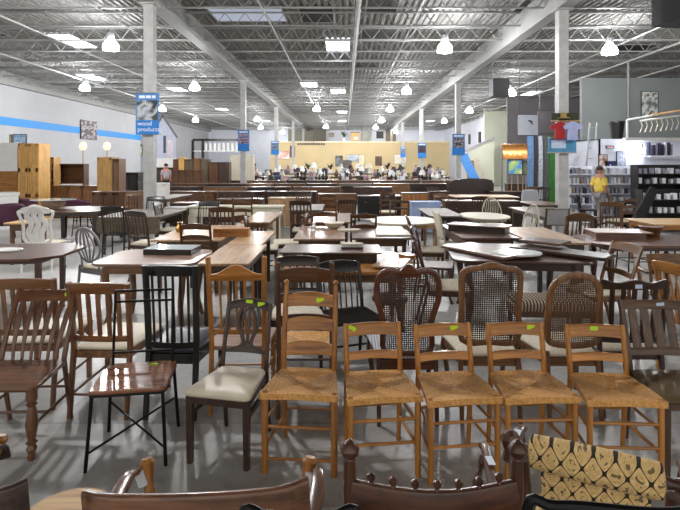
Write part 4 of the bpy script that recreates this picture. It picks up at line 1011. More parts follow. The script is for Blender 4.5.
# ================================================================ dressers, sideboards and desks further back
def ds(label, pl, pr, yt, wood, H=.8, D=.5, rot=0, name='sideboard', cat='sideboard', **k):
    Y = FPX*(EYE-H)/(yt-CY); x0, x1 = XP(pl, Y), XP(pr, Y)
    return dresser(dict(name=name, cat=cat, label=label, L=x1-x0, D=D, H=H, loc=((x0+x1)/2, Y+D/2, 0), rot=rot, wood=wood, **k))
ds('black desk with open kneehole behind the square-backed chair', 358, 401, 196, BLACKW, .78, .6, grid=(2, 3), name='desk', cat='desk', topm=ESP)
ds('golden brown wooden chest beside the black desk', 403, 428, 193, OAK, .95, .5, grid=(0, 0), name='chest', cat='chest', topm=BROWN)
r = ds('pale blue painted cabinet with scrolled front', 412, 441, 202, BLUEP, .82, .45, grid=(1, 2), name='cabinet', cat='cabinet')
ds('beige panelled headboard cabinet behind the cream console', 268, 309, 198, MAPLE, .85, .5, grid=(1, 2), name='cabinet', cat='cabinet')
ds('orange-brown sideboard right of the beige cabinet', 318, 356, 194, MIDOAK, .85, .5, grid=(2, 3))
ds('dark low sideboard right of the blue cabinet', 446, 520, 201, WALNUT, .78, .5, grid=(2, 4), topm=TAUPE)
ds('low dark sideboard behind the maple tables, left', 172, 215, 203, ESP, .75, .5, grid=(2, 3), topm=BROWN)
ds('wide brown sideboard behind the console, left of centre', 216, 262, 199, BROWN, .76, .5, grid=(2, 4), topm=TAUPE)
rows = [(191.5, [(165, 214, BROWN), (217, 262, WALNUT), (266, 316, ESP), (430, 449, WALNUT), (492, 545, ESP)], .76, 'second'),
        (187, [(158, 200, WALNUT), (203, 245, MIDOAK), (248, 290, ESP), (293, 340, BROWN), (343, 392, WALNUT)], .8, 'third'),
        (183.6, [(172, 206, BROWN), (208, 246, ESP), (248, 272, PINKW), (274, 305, BROWN), (307, 337, WALNUT), (339, 372, GREYW), (374, 410, MIDOAK), (412, 450, ESP), (508, 540, WALNUT)], .88, 'fourth'),
        (180.5, [(208, 245, WALNUT), (247, 285, BROWN), (287, 330, ESP), (332, 378, BROWN), (380, 420, WALNUT), (422, 462, BROWN)], .85, 'fifth')]
nm = {BROWN.name: 'brown', WALNUT.name: 'dark walnut', ESP.name: 'near-black', MIDOAK.name: 'medium oak', PINKW.name: 'pale tan', GREYW.name: 'grey', OAK.name: 'golden', TAUPE.name: 'taupe'}
for yt, items, H, rn in rows:
    for i, (a, b, w) in enumerate(items):
        where = ['leftmost', 'second from left', 'third from left', 'fourth from left', 'fifth from left', 'sixth from left', 'seventh from left', 'eighth from left', 'rightmost'][i]
        ds('%s long sideboard with drawers, %s of the %s row back' % (nm[w.name], where, rn), a, b, yt, w, H, .5, grid=(3, 3), topm=(TAUPE if (i % 3) == 1 else w))
# dark curved piano-like headboard
r = thing('headboard', 'wide dark curved-top wooden headboard, right of centre', 'headboard', (XP(472, 19.5), 19.8, 0))
build('panel', MB().loft([[Vector((x, y, z)) for x, z in [(-.85, 0), (.85, 0), (.85, 1.14), (.6, 1.2), (0, 1.22), (-.6, 1.16), (-.85, 1.0)]] for y in (-.04, .04)]), ESP, r, bevel=.01)
for s in (-1, 1): build('post', MB().bx(s*.85-.04, s*.85+.04, -.05, .05, 0, 1.05), ESP, r)
r = thing('lounge_chair', 'pale blue-grey upholstered chair standing behind tables, right', 'chair', (XP(530, 15.2), 15.2, 0), 178)
build('back', cushion(MB(), RRECT(.5, .12, .05), .45, 1.0, .02), PLAID, r); build('seat', cushion(MB(), RRECT(.5, .5, .05), .3, .46, .02), PLAID, r).location.y = -.25
for a in (-1, 1):
    for b in (-1, 1): build('leg', MB().bar((a*.2, -.25+b*.2, 0), (a*.2, -.25+b*.2, .31), .03, .03, (0, 1, 0)), ESP, r)
# more chairs and tables dotted between the rows
far = [('dark', 305, 13.6, 10), ('ladder', 330, 14.0, 170), ('dark', 260, 14.6, 190), ('oak', 445, 13.8, 10), ('oak', 215, 15.6, 170), ('dark', 540, 17.5, 180), ('dark', 348, 17.9, 175)]
wh = ['behind the glass-topped small table', 'behind the pink-topped table', 'behind the beige cabinet', 'right of the blue cabinet', 'behind the wide brown sideboard', 'near the pale blue-grey upholstered chair', 'left of the black desk, far back']
for (k, px, Y, rt), w in zip(far, wh): C(k, '%s dining chair %s' % ({'dark': 'dark walnut', 'ladder': 'brown ladder-backed', 'oak': 'oak spindle-backed'}[k], w), px, Y, rt)
tb('long pale-topped table behind the dark low sideboard, right', 455, 520, 197, 194.5, WALNUT, topm=MAPLE, apron=.08)
tb('white-topped table behind the low dark sideboard, far left', 145, 168, 199, 194, BROWN, topm=GREYW, apron=.08)
tb('brown table in front of the oak pantry doors', 3, 26, 223, 218, BROWN, topm=PINE, apron=.12)
# ================================================================ left side cabinets
def unit(label, pl, pr, Y, z0, z1, D, wood, name='cabinet', **k):
    x0, x1 = XP(pl, Y), XP(pr, Y); r = thing(name, label, 'cabinet', ((x0+x1)/2, Y+D/2, 0), k.get('rot', 0)); L = x1-x0
    build('body', MB().bx(-L/2, L/2, -D/2, D/2, z0, z1), wood, r)
    n = k.get('doors', 2); w = L/max(n, 1)
    for i in range(n if n else 0):
        a = -L/2+i*w; dm = k.get('dm', wood)
        m = MB(); m.bx(a+.02, a+w-.02, -D/2-.02, -D/2, z0+.03, z1-.03)
        o = build('door', m, dm, r); nr = k.get('rails', 1); e = .06
        q = MB(); hh = (z1-z0-.06)/nr
        for j in range(nr):
            zb = z0+.03+j*hh; q.bx(a+.02, a+.02+e, -D/2-.03, -D/2-.02, zb, zb+hh).bx(a+w-.02-e, a+w-.02, -D/2-.03, -D/2-.02, zb, zb+hh).bx(a+.02, a+w-.02, -D/2-.03, -D/2-.02, zb, zb+e).bx(a+.02, a+w-.02, -D/2-.03, -D/2-.02, zb+hh-e, zb+hh)
        build('door_frame', q, dm, o)
    return r
unit('tall golden oak pantry with two columns of panelled doors, left', 18, 39, 15.8, 0, 2.4, .6, CABOAK, doors=2, rails=3)
r = unit('tall white and orange-fronted pantry side panel at the left edge', -25, 17.5, 15.9, 1.55, 2.42, .6, WHITE, doors=0)
build('lower_panel', MB().bx(-.65, .65, -.3, .3, .75, 1.55), OAK, r); build('base', MB().bx(-.65, .65, -.3, .3, 0, .75), WHITE, r)
hutch(dict(label='pale open shelf unit right of the golden pantry', L=.62, D=.4, H=2.0, n=5, wood=PINE, loc=(XP(46, 17.2), 17.3, 0)))
hutch(dict(label='brown open-fronted hutch on top of the long low counter, left', L=1.05, D=.35, H=.72, n=1, wood=BROWN, loc=(XP(69, 17.5), 17.6, 1.055), name='hutch', backm=BROWN))
unit('long low taupe counter under the hutch, left', 52, 98, 17.0, 0, 1.05, .9, MIDOAK, doors=3)
unit('light tan cupboard carcass standing right of the low counter', 97, 112, 15.8, .0, 1.98, .5, PINE, doors=1, dm=CABOAK)
unit('narrow brown cupboard beside the light tan carcass', 112.5, 119, 15.8, .0, 1.93, .5, MIDOAK, doors=1)
unit('black low cabinet right of the tan cupboards', 121, 138, 17.5, 0, 1.48, .5, BLACKW, doors=2)
unit('long brown base cabinet in front of the tan cupboards', 92, 139, 13.6, 0, 1.05, .5, BROWN, doors=4, name='base_cabinet')
for i, (a, b, z, w, lb) in enumerate(((173, 178, 2.0, BROWN, 'narrow dark brown cabinet, leftmost of the cabinet row past the first post'), (178.5, 184, 2.1, CABOAK, 'narrow yellowish oak cabinet in the row past the first post'),
        (184.5, 193, 2.0, OLIVE, 'grey-brown cabinet left in the row past the first post'), (193.5, 200, 2.05, MIDOAK, 'tan cabinet in the middle of the row past the first post'), (200.5, 208, 2.0, OLIVE, 'dark grey-brown cabinet beside the tan one'),
        (208.5, 218, 1.85, BROWN, 'brown cabinet second from the right in the row past the first post'), (218.5, 229, 1.85, WALNUT, 'dark walnut cabinet, rightmost of the row past the first post'))):
    unit(lb, a, b, 27.5, 0, z, .6, w, doors=1 if b-a < 8 else 2)
unit('low brown chest before the row of tall cabinets', 172, 200, 25.8, 0, 1.45, .5, BROWN, doors=4, name='chest')
unit('cream painted bookcase cabinet by the second left post', 230, 253, 30.0, 0, 2.25, .6, CREAMP, doors=2)
# lamps with warm bulbs
WARM = emis('warm_bulb', (255, 196, 120), 3.2)
r = thing('floor_lamp', 'floor lamp with glowing warm globe above the brown hutch', 'lamp', (XP(83, 19), 19, 0))
build('base', MB().lathe((0, 0, 0), (0, 0, .04), [(0, .16), (1, .14)], 16), BRASS, r); build('pole', MB().tube([(0, 0, .03), (0, 0, 2.3)], .015, 8), BRASS, r)
build('lamp_shade', MB().lathe((0, 0, 2.28), (0, 0, 2.56), [(0, .05), (.2, .1), (.5, .12), (.8, .1), (1, .04)], 14), WARM, r)
dup(r, (XP(107, 19), 19, 0), 0, 'floor lamp with glowing warm globe above the tan cupboards')
# pictures and signs on the left wall
def picture(label, x, y, z, w, h, cols, rot=0, name='picture', scale=9, hang=0):
    m, nt, b = newmat('print_'+label[:18].replace(' ', '_')); tc = N(nt, 'ShaderNodeTexCoord')
    no = N(nt, 'ShaderNodeTexNoise'); no.inputs['Scale'].default_value = scale*.6; no.inputs['Detail'].default_value = 1.5; nt.links.new(tc.outputs['Generated'], no.inputs['Vector'])
    n = len(cols); r_ = ramp(nt, [(.32+.36*i/(n-1), lin(c)) for i, c in enumerate(cols)]); nt.links.new(no.outputs['Fac'], r_.inputs['Fac'])
    nt.links.new(r_.outputs['Color'], b.inputs['Base Color']); b.inputs['Roughness'].default_value = .5
    r = thing(name, label, 'picture', (x, y, z), rot)
    build('print', MB().bx(-w/2+.02, w/2-.02, -.015, 0, -h/2+.02, h/2-.02), m, r)
    fr = MB(); fr.bx(-w/2, w/2, -.02, .02, h/2-.02, h/2).bx(-w/2, w/2, -.02, .02, -h/2, -h/2+.02).bx(-w/2, -w/2+.02, -.02, .02, -h/2, h/2).bx(w/2-.02, w/2, -.02, .02, -h/2, h/2)
    build('frame', fr, BLACKP, r)
    if hang:
        for s_ in (-1, 1): build('hanging_cord', MB().tube([(s_*w*.4, 0, h/2), (s_*w*.4, 0, DECK-z-.02)], .008, 5), BLACKP, r)
    return r
YW = 17.3*FPX/(345-88)
picture('dark red and grey abstract canvas hanging across the blue stripe', -17.24, YW, ZP(130, YW), 2.2, 1.25, [(20, 16, 24), (34, 26, 36), (70, 30, 40), (170, 166, 170), (30, 24, 30)], 90, scale=7)
picture('small blue poster on the left wall above the pantry', XP(20, 16.1), 16.1, 2.4+.145, .42, .3, [(80, 140, 200), (150, 190, 230), (230, 236, 240)])
picture('little yellow-green card beside the blue poster', XP(11, 16.1), 16.1, 2.42+.13, .08, .26, [(190, 190, 60), (220, 224, 160)])
YW = 17.3*FPX/(345-139)
picture('green and white recycling poster on the wall behind the first post', XP(137.5, 43.9), 43.98, ZP(150, 43), .75, 1.0, [(240, 240, 236), (230, 234, 220), (150, 180, 70), (120, 100, 60)], 0, scale=5)
# banners on posts
BLU = plain('banner_blue', (72, 132, 196), .7, noise=.06); BLU2 = plain('banner_bright_blue', (44, 126, 206), .7, noise=.04)
def photo_mat(name, cols, scale=5):
    m, nt, b = newmat(name); tc = N(nt, 'ShaderNodeTexCoord'); no = N(nt, 'ShaderNodeTexNoise'); no.inputs['Scale'].default_value = scale; no.inputs['Detail'].default_value = 1
    nt.links.new(tc.outputs['Generated'], no.inputs['Vector']); n = len(cols); r_ = ramp(nt, [(.36+.28*i/(n-1), lin(c)) for i, c in enumerate(cols)]); nt.links.new(no.outputs['Fac'], r_.inputs['Fac'])
    nt.links.new(r_.outputs['Color'], b.inputs['Base Color']); return m
def banner(label, x, y, ztop, w, h, phm, words=None, k=1):
    r = thing('banner', label, 'banner', (x, y, ztop))
    build('cloth', MB().bx(-w/2, w/2, -.01, .01, -h, 0), BLU, r)
    build('photo_print', MB().bx(-w/2+.03, w/2-.03, -.018, -.01, -h*.66, -h*.18), phm, r)
    build('caption_band', MB().bx(-w/2, w/2, -.018, -.01, -h, -h*.67), BLU2, r)
    build('header_lettering', MB().bx(-w*.36, -w*.1, -.014, -.01, -h*.13, -h*.06).bx(-w*.06, w*.16, -.014, -.01, -h*.13, -h*.06).bx(w*.2, w*.36, -.014, -.01, -h*.13, -h*.06), TAGW, r)
    if words:
        for i, s in enumerate(words): text_mesh('caption_lettering', s, h*.15, TAGW, r, (-w*.42, -.021, -h*(.79+.14*i)), align='LEFT')
    for z in (0, -h): build('bracket', MB().tube([(-w/2, 0, z), (w/2+.05, 0, z)], .015, 6).tube([(0, 0, z), (0, .1, z)], .015, 6), STEEL, r)
GREYPH = photo_mat('banner_photo_grey', [(30, 30, 34), (150, 156, 164), (190, 196, 202), (60, 62, 66)], 1.7)
banner('blue banner with grey photo and white wording on the nearest left post', XP(147.5, 12.86), 12.86, ZP(93, 12.86), .57, 1.02, GREYPH, ['wood', 'products'])
banner('small blue banner with figure photo on the second left post', XP(243.5, 24.86), 24.86, ZP(130, 24.86), .55, 1.0, photo_mat('banner_photo_figure', [(60, 30, 50), (180, 130, 130), (120, 150, 200), (40, 40, 60)], 4))
banner('small dim blue banner on the third left post', XP(275, 36.86), 36.86, ZP(141, 36.86), .55, .95, photo_mat('banner_photo_dim', [(60, 80, 110), (120, 140, 160)], 4))
banner('small blue banner with dark photo on the far right post', XP(422, 36.86), 36.86, ZP(143, 36.86), .6, 1.05, photo_mat('banner_photo_dark', [(30, 26, 34), (70, 60, 74)], 4))
banner('tiny blue banner hanging left of the far right post', XP(403, 48.86), 48.86, ZP(147, 48.86), .5, .95, photo_mat('banner_photo_tiny', [(80, 100, 130), (130, 140, 150)], 4))
banner('blue banner with people photo on the second right post', XP(458.5, 24.86), 24.86, ZP(134, 24.86), .6, 1.0, photo_mat('banner_photo_people', [(24, 24, 34), (90, 90, 110), (160, 150, 150)], 4))
r = thing('display_sign', 'bright blue sign board with pale panel on the nearest right post', 'sign', (XP(567, 12.6), 12.88, ZP(145, 12.8)))
build('board', MB().bx(-.34, .34, -.02, .02, -.18, .18), plain('sign_blue', (74, 142, 184), .6), r); build('pale_panel', MB().bx(-.28, .08, -.03, -.02, -.08, .12), TAGB, r); build('edge_frame', MB().bx(-.35, .35, -.025, .025, .17, .2).bx(-.35, .35, -.025, .025, -.2, -.17), STEEL, r)
r = thing('clothes_display', 'rail with red shirt and pale blue shirt hanging above the sign', 'display', (XP(569, 12.6), 12.8, ZP(121, 12.8)))
build('rail', MB().tube([(-.35, 0, 0), (.35, 0, 0)], .02, 8), PINE, r)
build('straw_hat', MB().lathe((-.06, -.02, .06), (-.06, -.02, .2), [(0, .16), (.15, .15), (.2, .08), (1, .07)], 14), plain('straw', (176, 150, 90), .8), r)
build('netting', MB().bx(-.33, .33, .02, .05, .03, .2), plain('olive_netting', (62, 66, 46), .9, noise=.3, scale=20), r)
def shirt(w, h): return MB().loft([[Vector((x, y, z)) for x, z in [(-w*.3, -h), (w*.3, -h), (w*.28, -h*.4), (w*.5, -h*.45), (w*.58, -h*.25), (w*.25, -.03), (w*.1, 0), (-w*.1, 0), (-w*.25, -.03), (-w*.58, -h*.25), (-w*.5, -h*.45), (-w*.28, -h*.4)]] for y in (-.03, .03)])
build('red_shirt', shirt(.4, .42), plain('red_cloth', (170, 40, 46), .85), r).location = (-.16, -.04, -.03)
build('pale_blue_shirt', shirt(.42, .45), plain('pale_blue_cloth', (176, 184, 226), .85), r).location = (.15, -.06, -.02)
# playhouse style gabled facade on the left wall
r = thing('playhouse_facade', 'pale grey gabled playhouse front behind the first left post', 'facade', (XP(163, 31), 31, 0))
Wf = 1.4; z0, z1, z2 = ZP(158, 31), ZP(135, 31), ZP(117, 31)
build('gable_wall', MB().loft([[Vector((x, y, z)) for x, z in [(-.75, z0), (.75, z0), (.75, z1), (0, z2), (-.75, z1)]] for y in (0, .1)]), plain('pale_grey_board', (186, 190, 206), .7), r)
for s in (-1, 1): build('bargeboard', MB().bar((s*.85, -.03, z1-.15), (0, -.03, z2+.08), .1, .1, (0, 1, 0)), plain('dark_grey_board', (110, 104, 110), .7), r)
for x in (-.45, .1): build('shutter', MB().bx(x-.07, x+.07, -.03, 0, z0+.3, z1-.05), plain('dark_shutter', (74, 76, 92), .7), r)
build('door', MB().bx(.28, .6, -.03, 0, z0, z1-.3), plain('pale_pink_door', (214, 200, 206), .7), r)
build('stand', MB().bx(-.75, .75, 0, .1, 0, z0), WHITE, r)
hutch(dict(label='tall rack of knick-knacks under the gabled facade', L=1.6, D=.4, H=1.55, n=4, wood=BROWN, loc=(XP(165, 29.5), 29.5, 0), name='display_rack', backp=1, backm=GREYW))
# clothes rack structure at back left
r = thing('storage_rack', 'tall dark metal rack frame at the back left', 'rack', (XP(217, 50), 50, 0))
x0, x1 = XP(193, 50)-XP(217, 50), XP(243, 50)-XP(217, 50); zt = ZP(140, 50)
build('top_beam', MB().bx(x0, x1, -.1, .1, zt-.1, zt+.12), ESP, r)
for x in (x0, XP(203, 50)-XP(217, 50), x1): build('upright', MB().bx(x-.12, x+.12, -.1, .1, 0, zt), ESP if x < -.5 else WHITE, r)
build('shelf_beam', MB().bx(x0, x1, -.1, .1, 2.9, 3.0), WHITE, r)
for k in range(8): x = XP(206+4.4*k, 50)-XP(217, 50); build('hanging_panel', MB().bx(x-.1, x+.1, -.05, .05, 3.0, zt-.3), WHITE, r)
# ================================================================ right side
# unit heaters
def heater(label, x, y, z, w, h, d, rot=0):
    r = thing('unit_heater', label, 'heater', (x, y, z), rot)
    build('housing', MB().bx(-w/2, w/2, -d/2, d/2, 0, h), plain('black_heater_case', (26, 27, 30), .6), r, bevel=.01)
    q = MB()
    for k in range(7): q.bx(-w/2+.05, w/2-.05, -d/2-.015, -d/2, h*.1+k*h*.12, h*.1+k*h*.12+.02)
    build('louvre', q, BLACKP, r)
    for s in (-1, 1): build('hanger_rod', MB().tube([(s*w*.4, 0, h), (s*w*.4, 0, DECK-z-.03)], .012, 6), STEEL, r)
heater('large black boxy unit heater hanging at the top right corner', XP(696, 11.2), 11.4, ZP(19, 11.0), 1.25, .95, .8, 12)
heater('small dark unit heater hanging beyond the right beam', XP(499, 20), 20, ZP(97, 20), .62, .68, .6)
# mezzanine rail with hanging rods
r = thing('display_rail', 'white and wood guard rail with rows of pale hangers above bookshelves', 'railing', (0, 16.9, 0))
WM = plain('white_tube', (214, 214, 210), .5)
xa, xb = XP(627, 16.9), XP(720, 16.9); za, zb = ZP(120, 16.9), ZP(104, 16.9)
build('top_board', MB().bar((XP(652, 16.9), 0, ZP(115, 16.9)), (xb, -.9, ZP(104, 16.9)), .25, .05), PINE, r)
build('upper_tube', MB().tube([(xa, 0, za), (XP(655, 16.9), 0, ZP(115, 16.9))], .03, 8), WM, r); build('lower_tube', MB().tube([(XP(640, 16.9), 0, ZP(121, 16.9)), (xb, -.6, ZP(110, 16.9))], .035, 8), WM, r)
build('post', MB().tube([(xa, 0, 2.6), (xa, 0, za)], .035, 8), WM, r); build('deck_edge', MB().bx(xa-.1, xb, -.1, .1, 2.52, 2.62), WM, r)
for k in range(16):
    x = xa+.42+k*.155; z = ZP(121, 16.9)+.012*k
    build('hanger', MB().tube([(x, -.03-.02*k, z), (x+.05, -.05-.02*k, z-.16), (x-.03, -.05-.02*k, z-.38)], .016, 6), CREAMP, r)
tag(build('waste_bin', MB().lathe((0, 0, 0), (0, 0, .7), [(0, .18), (.9, .25), (.92, .28), (1, .27)], 14), BLACKP), 'dark barrel standing on the raised ledge by the grey panel', 'bin').location = (XP(614, 19), 18.8, 2.6)
struct('trim_202', MB().bx(8.5, XR, 17.3, 21.4, 2.57, 2.6), plain('ledge_board', (150, 150, 148), .7))
r = thing('ladder', 'pale grey ladder leaning left of the white partition', 'ladder', (XP(588, 17.5), 17.5, 0), 0)
for s in (0, 1): build('rail', MB().bar((-.2+s*.3, 0, 0), (.35+s*.25, .6, 3.2), .05, .03, (0, 1, 0)), STEEL, r)
for k in range(9): t = (k+.5)/9; build('rung', MB().tube([(-.2+.55*t, .6*t, 3.2*t), (.1+.5*t, .6*t, 3.2*t)], .015, 6), STEEL, r)
picture('shiny silvery framed artwork leaning on the grey mezzanine wall', XP(655, 21), 21.38, ZP(103, 21), .7, 1.05, [(90, 96, 96), (150, 156, 152), (220, 224, 220), (110, 100, 80)], scale=5)
# white shelving with books
BK = [plain('book_cover_white', (224, 226, 232), .6, noise=.04), plain('book_cover_grey', (150, 152, 168), .6), plain('book_cover_dark', (60, 54, 84), .6), plain('book_cover_tan', (172, 150, 130), .6), plain('book_cover_red', (120, 56, 58), .6)]
books = []
for i, bm_ in enumerate(BK):
    o = build('book', MB().bx(-.02, .02, -.07, .07, 0, .2), bm_); books.append(o); o['category'] = 'book'
used = [False]*len(BK)
def fill(x0, x1, y, z, group, step=.07, hi=1.0, p=(4, 3, 2, 2, 1), wide=1.6):
    x = x0
    while x < x1:
        i = random.choices(range(len(BK)), p)[0]; s = (wide*random.uniform(.7, 1.2), 1, hi*random.uniform(.75, 1.05))
        lb = ['white-covered', 'grey-covered', 'dark-covered', 'tan-covered', 'red-covered'][i]+' book standing among the '+group
        if not used[i]: o = books[i]; used[i] = True
        else: o = books[i].copy(); COL.objects.link(o)
        o.location = (x, y, z); o.scale = s; o['label'] = lb; o['group'] = lb[:5]+' '+group
        x += step*random.uniform(.9, 1.6)*wide/1.6
def shelfunit(label, x0, x1, y, zs, mat, D=.35, rot=0):
    r = thing('bookshelf', label, 'bookshelf', ((x0+x1)/2, y, 0)); L = x1-x0
    for s in (-1, 1): build('side_panel', MB().bx(s*(L/2-.012)-.012, s*(L/2-.012)+.012, -D/2, D/2, 0, zs[-1]+.25), mat, r)
    for z in zs: build('shelf', MB().bx(-L/2+.024, L/2-.024, -D/2, D/2, z-.03, z), mat, r)
    build('back_panel', MB().bx(-L/2+.024, L/2-.024, D/2-.02, D/2, 0, zs[-1]+.25), mat, r)
    return r
WS = plain('white_shelving', (236, 238, 246), .5, noise=.03)
zs = [.15, .5, .82, 1.14, 1.45]
x0, x1 = XP(566, 16.8), XP(634, 16.8)
xm = (x0+x1)/2
for a, b, lb, gp in ((x0, x1*.36+x0*.64, 'white bookshelf left of the shopper', 'books left of the shopper'), (x1*.37+x0*.63, x1, 'white bookshelf behind the shopper', 'books behind the shopper')):
    shelfunit(lb, a, b, 16.8, zs, WS)
    for z in zs: fill(a+.08, b-.06, 16.72, z+.001, gp, step=.085)
shelfunit('narrow white shelf at the nearest right post', XP(558, 15.4), XP(567, 15.4), 15.4, zs, WS)
# black media shelving on the right
BS = plain('black_shelving', (18, 18, 20), .6)
def media(label, x0, x1, y, zs, gp):
    shelfunit(label, x0, x1, y, zs, BS, .4)
    for z in zs: fill(x0+.08, x1-.06, y-.1, z+.001, gp, step=.12, p=(8, 3, 1, 1, 0), wide=2.2, hi=.8)
media('tall black shelving packed with white cases, behind, right edge', XP(636, 14.8), XP(684, 14.8), 14.9, [.2, .55, .9, 1.22, 1.5], 'cases on tall black shelving')
media('low black stepped shelving with white cases, in front, right edge', XP(640, 13.6), XP(690, 13.6), 13.7, [.15, .5, .85], 'cases on low black shelving')
media('short black stepped shelf left of the black shelving', XP(620, 14.2), XP(637, 14.2), 14.3, [.15, .5], 'cases on short black shelf')
r = tag(build('brace_panel', MB().loft([[Vector((x, y, z)) for x, z in [(-.35, 0), (0, 0), (.55, 1.1), (.35, 1.2)]] for y in (-.02, .02)]), BS), 'slanting black end panel of the stepped shelving', 'panel'); r.location = (XP(627, 13.9), 13.42, 0)
# wall pictures on white partition, row of hanging media
picture('dark blue poster with white figure on the white partition', XP(612, 17.2), 17.28, ZP(168, 17.2), .42, .46, [(18, 20, 60), (30, 34, 90), (24, 24, 70)], scale=3)
tag(build('figure_cutout', MB().loft([[Vector((x, y, z)) for x, z in [(-.03, -.14), (.03, -.14), (.025, .05), (.0, .13), (-.025, .05)]] for y in (-.01, 0)]), TAGW), 'thin white candle shape on the dark blue poster', 'decal').location = (XP(611.5, 17.2), 17.265, ZP(168, 17.2))
picture('pinkish portrait poster at the left end of the partition', XP(604, 17.2), 17.28, ZP(162, 17.1), .3, .5, [(120, 70, 60), (200, 170, 160), (230, 226, 226)], scale=4)
picture('small red and white notice high on the partition', XP(611, 17.2), 17.28, ZP(147, 17.2), .26, .1, [(220, 90, 80), (236, 236, 240)], scale=4)
picture('grey document board right of the dark blue poster', XP(622, 17.2), 17.28, ZP(161, 17.2), .3, .65, [(120, 124, 146), (190, 194, 210)], scale=8)
fill(XP(652, 16.5), XP(685, 16.5), 17.1, 2.05, 'tall records above the black shelving', step=.09, hi=2.1, p=(2, 2, 3, 2, 2))
tag(build('wall_shelf', MB().bx(XP(648, 17)-0, XP(690, 17), 16.9, 17.28, 2.0, 2.045), WS), 'white wall shelf holding tall records, right edge', 'shelf')
r = thing('wall_lamp', 'bright white lamp glowing on the partition near the right edge', 'lamp', (XP(639, 17), 17.1, ZP(150, 17)))
build('lamp_shade', cushion(MB(), ellipse(.2, .1, 20), -.08, .06, .03), emis('cool_lamp_glow', (235, 242, 255), 40), r); build('bracket', MB().bx(-.03, .03, .05, .19, -.03, .03), STEEL, r)
# rugs and tall hangings
for px, w, c, lb in ((530.5, .2, (96, 130, 170), 'slate blue hanging rug, left of the rug stand'), (536, .12, (50, 46, 52), 'narrow black hanging rug on the rug stand'), (540.5, .14, (160, 168, 176), 'pale grey hanging rug on the rug stand'), (546, .14, (70, 76, 74), 'charcoal hanging rug on the rug stand'), (553.5, .3, (44, 100, 40), 'bright green hanging rug on the rug stand')):
    o = build('rug', MB().sweep(curve([(0, 0, 0.02), (0, .03, 1.0), (0, 0, 2.0), (0, .04, ZP(136, 18.5))], 4), RECT(w, .06), (0, 1, 0)), plain('rug_'+lb[:8].replace(' ', '_'), c, .95, noise=.3, scale=18)); tag(o, lb, 'rug').location = (XP(px, 18.5), 18.5, 0)
r = thing('clothing_rack', 'dark heap of coats on a rack behind the nearest right post', 'clothes rack', (XP(586, 20), 20, 0))
build('rail', MB().tube([(-.4, 0, 2.7), (.4, 0, 2.7)], .02, 8), STEEL, r)
for k in range(6): build('coat', MB().loft([[Vector((-.35+.14*k+dx*s, y, z)) for dx, y in ((-.05, -.2), (.05, -.22), (.05, .2), (-.05, .2))] for z, s in ((.9, 1.1), (1.8, 1), (2.5, .8), (2.66, .3))]), BLACKP if k % 2 else plain('dark_green_cloth', (24, 34, 32), .9), r)
for s in (-1, 1): build('upright', MB().tube([(s*.4, 0, 0), (s*.4, 0, 2.7)], .02, 8), STEEL, r)
picture('white hanging cloth with dark crescent shape, upper right', XP(528, 26), 26, ZP(125, 26), 1.05, 1.05, [(214, 218, 232), (220, 224, 236), (208, 212, 228)], scale=2, hang=1)
tag(build('crescent', MB().sweep(curve([(-.12, 0, .12), (.06, 0, .06), (.1, 0, -.12)], 4), RECT(.09, .01), (0, 1, 0), sc=[.3, .6, .8, 1, 1, .9, .7, .5, .2]), BLACKP), 'dark crescent mark pinned on the white hanging cloth', 'decal').location = (XP(529, 26)+.05, 25.97, ZP(123, 26))
picture('silver-grey panel beside the white hanging cloth', XP(547, 27), 27, ZP(122, 27), .95, 1.2, [(120, 112, 116), (130, 124, 128)], scale=2, hang=1)
r = thing('glitter_awning', 'copper sequinned awning glowing over the craft stand', 'awning', (XP(514, 22), 21.7, ZP(160, 22)))
build('drape', MB().loft([[Vector((x, -.35*math.sin(t*PI/2), .62*math.cos(t*PI/2)+.05)) for x in (-.65, .45)]+[Vector((x, -.35*math.sin(t*PI/2)+.04, .62*math.cos(t*PI/2)+.03)) for x in (.45, -.65)] for t in (0, .25, .5, .75, 1)]), plain('copper_sequins', (204, 140, 74), .3, .5, .45, 26), r)
for x in (-.4, -.0, .38): build('bulb', MB().lathe((x, -.42, .2), (x, -.42, .32), [(0, .02), (.5, .06), (1, .02)], 10), WARM, r)
for x in (-.6, .4): build('post', MB().tube([(x, 0, -ZP(160, 22)), (x, 0, .6)], .03, 6), STEEL, r)
r = picture('bright blue and green painting under the copper awning', XP(515, 21.5), 21.5, ZP(167, 21.5), .6, .62, [(30, 80, 170), (110, 170, 220), (180, 210, 90), (240, 240, 240)], scale=2.5)
for q_ in (-.1, .1): build('easel_leg', MB().tube([(q_, .03, .2), (q_*1.6, .03, -r.location.z)], .015, 6), PINE, r)
r = picture('dark landscape painting right of the blue-green painting', XP(527, 21.5), 21.6, ZP(168, 21.5), .3, .6, [(50, 46, 36), (110, 110, 60), (60, 90, 120)], scale=3)
for q_ in (-.1, .1): build('easel_leg', MB().tube([(q_, .03, .2), (q_*1.6, .03, -r.location.z)], .015, 6), PINE, r)
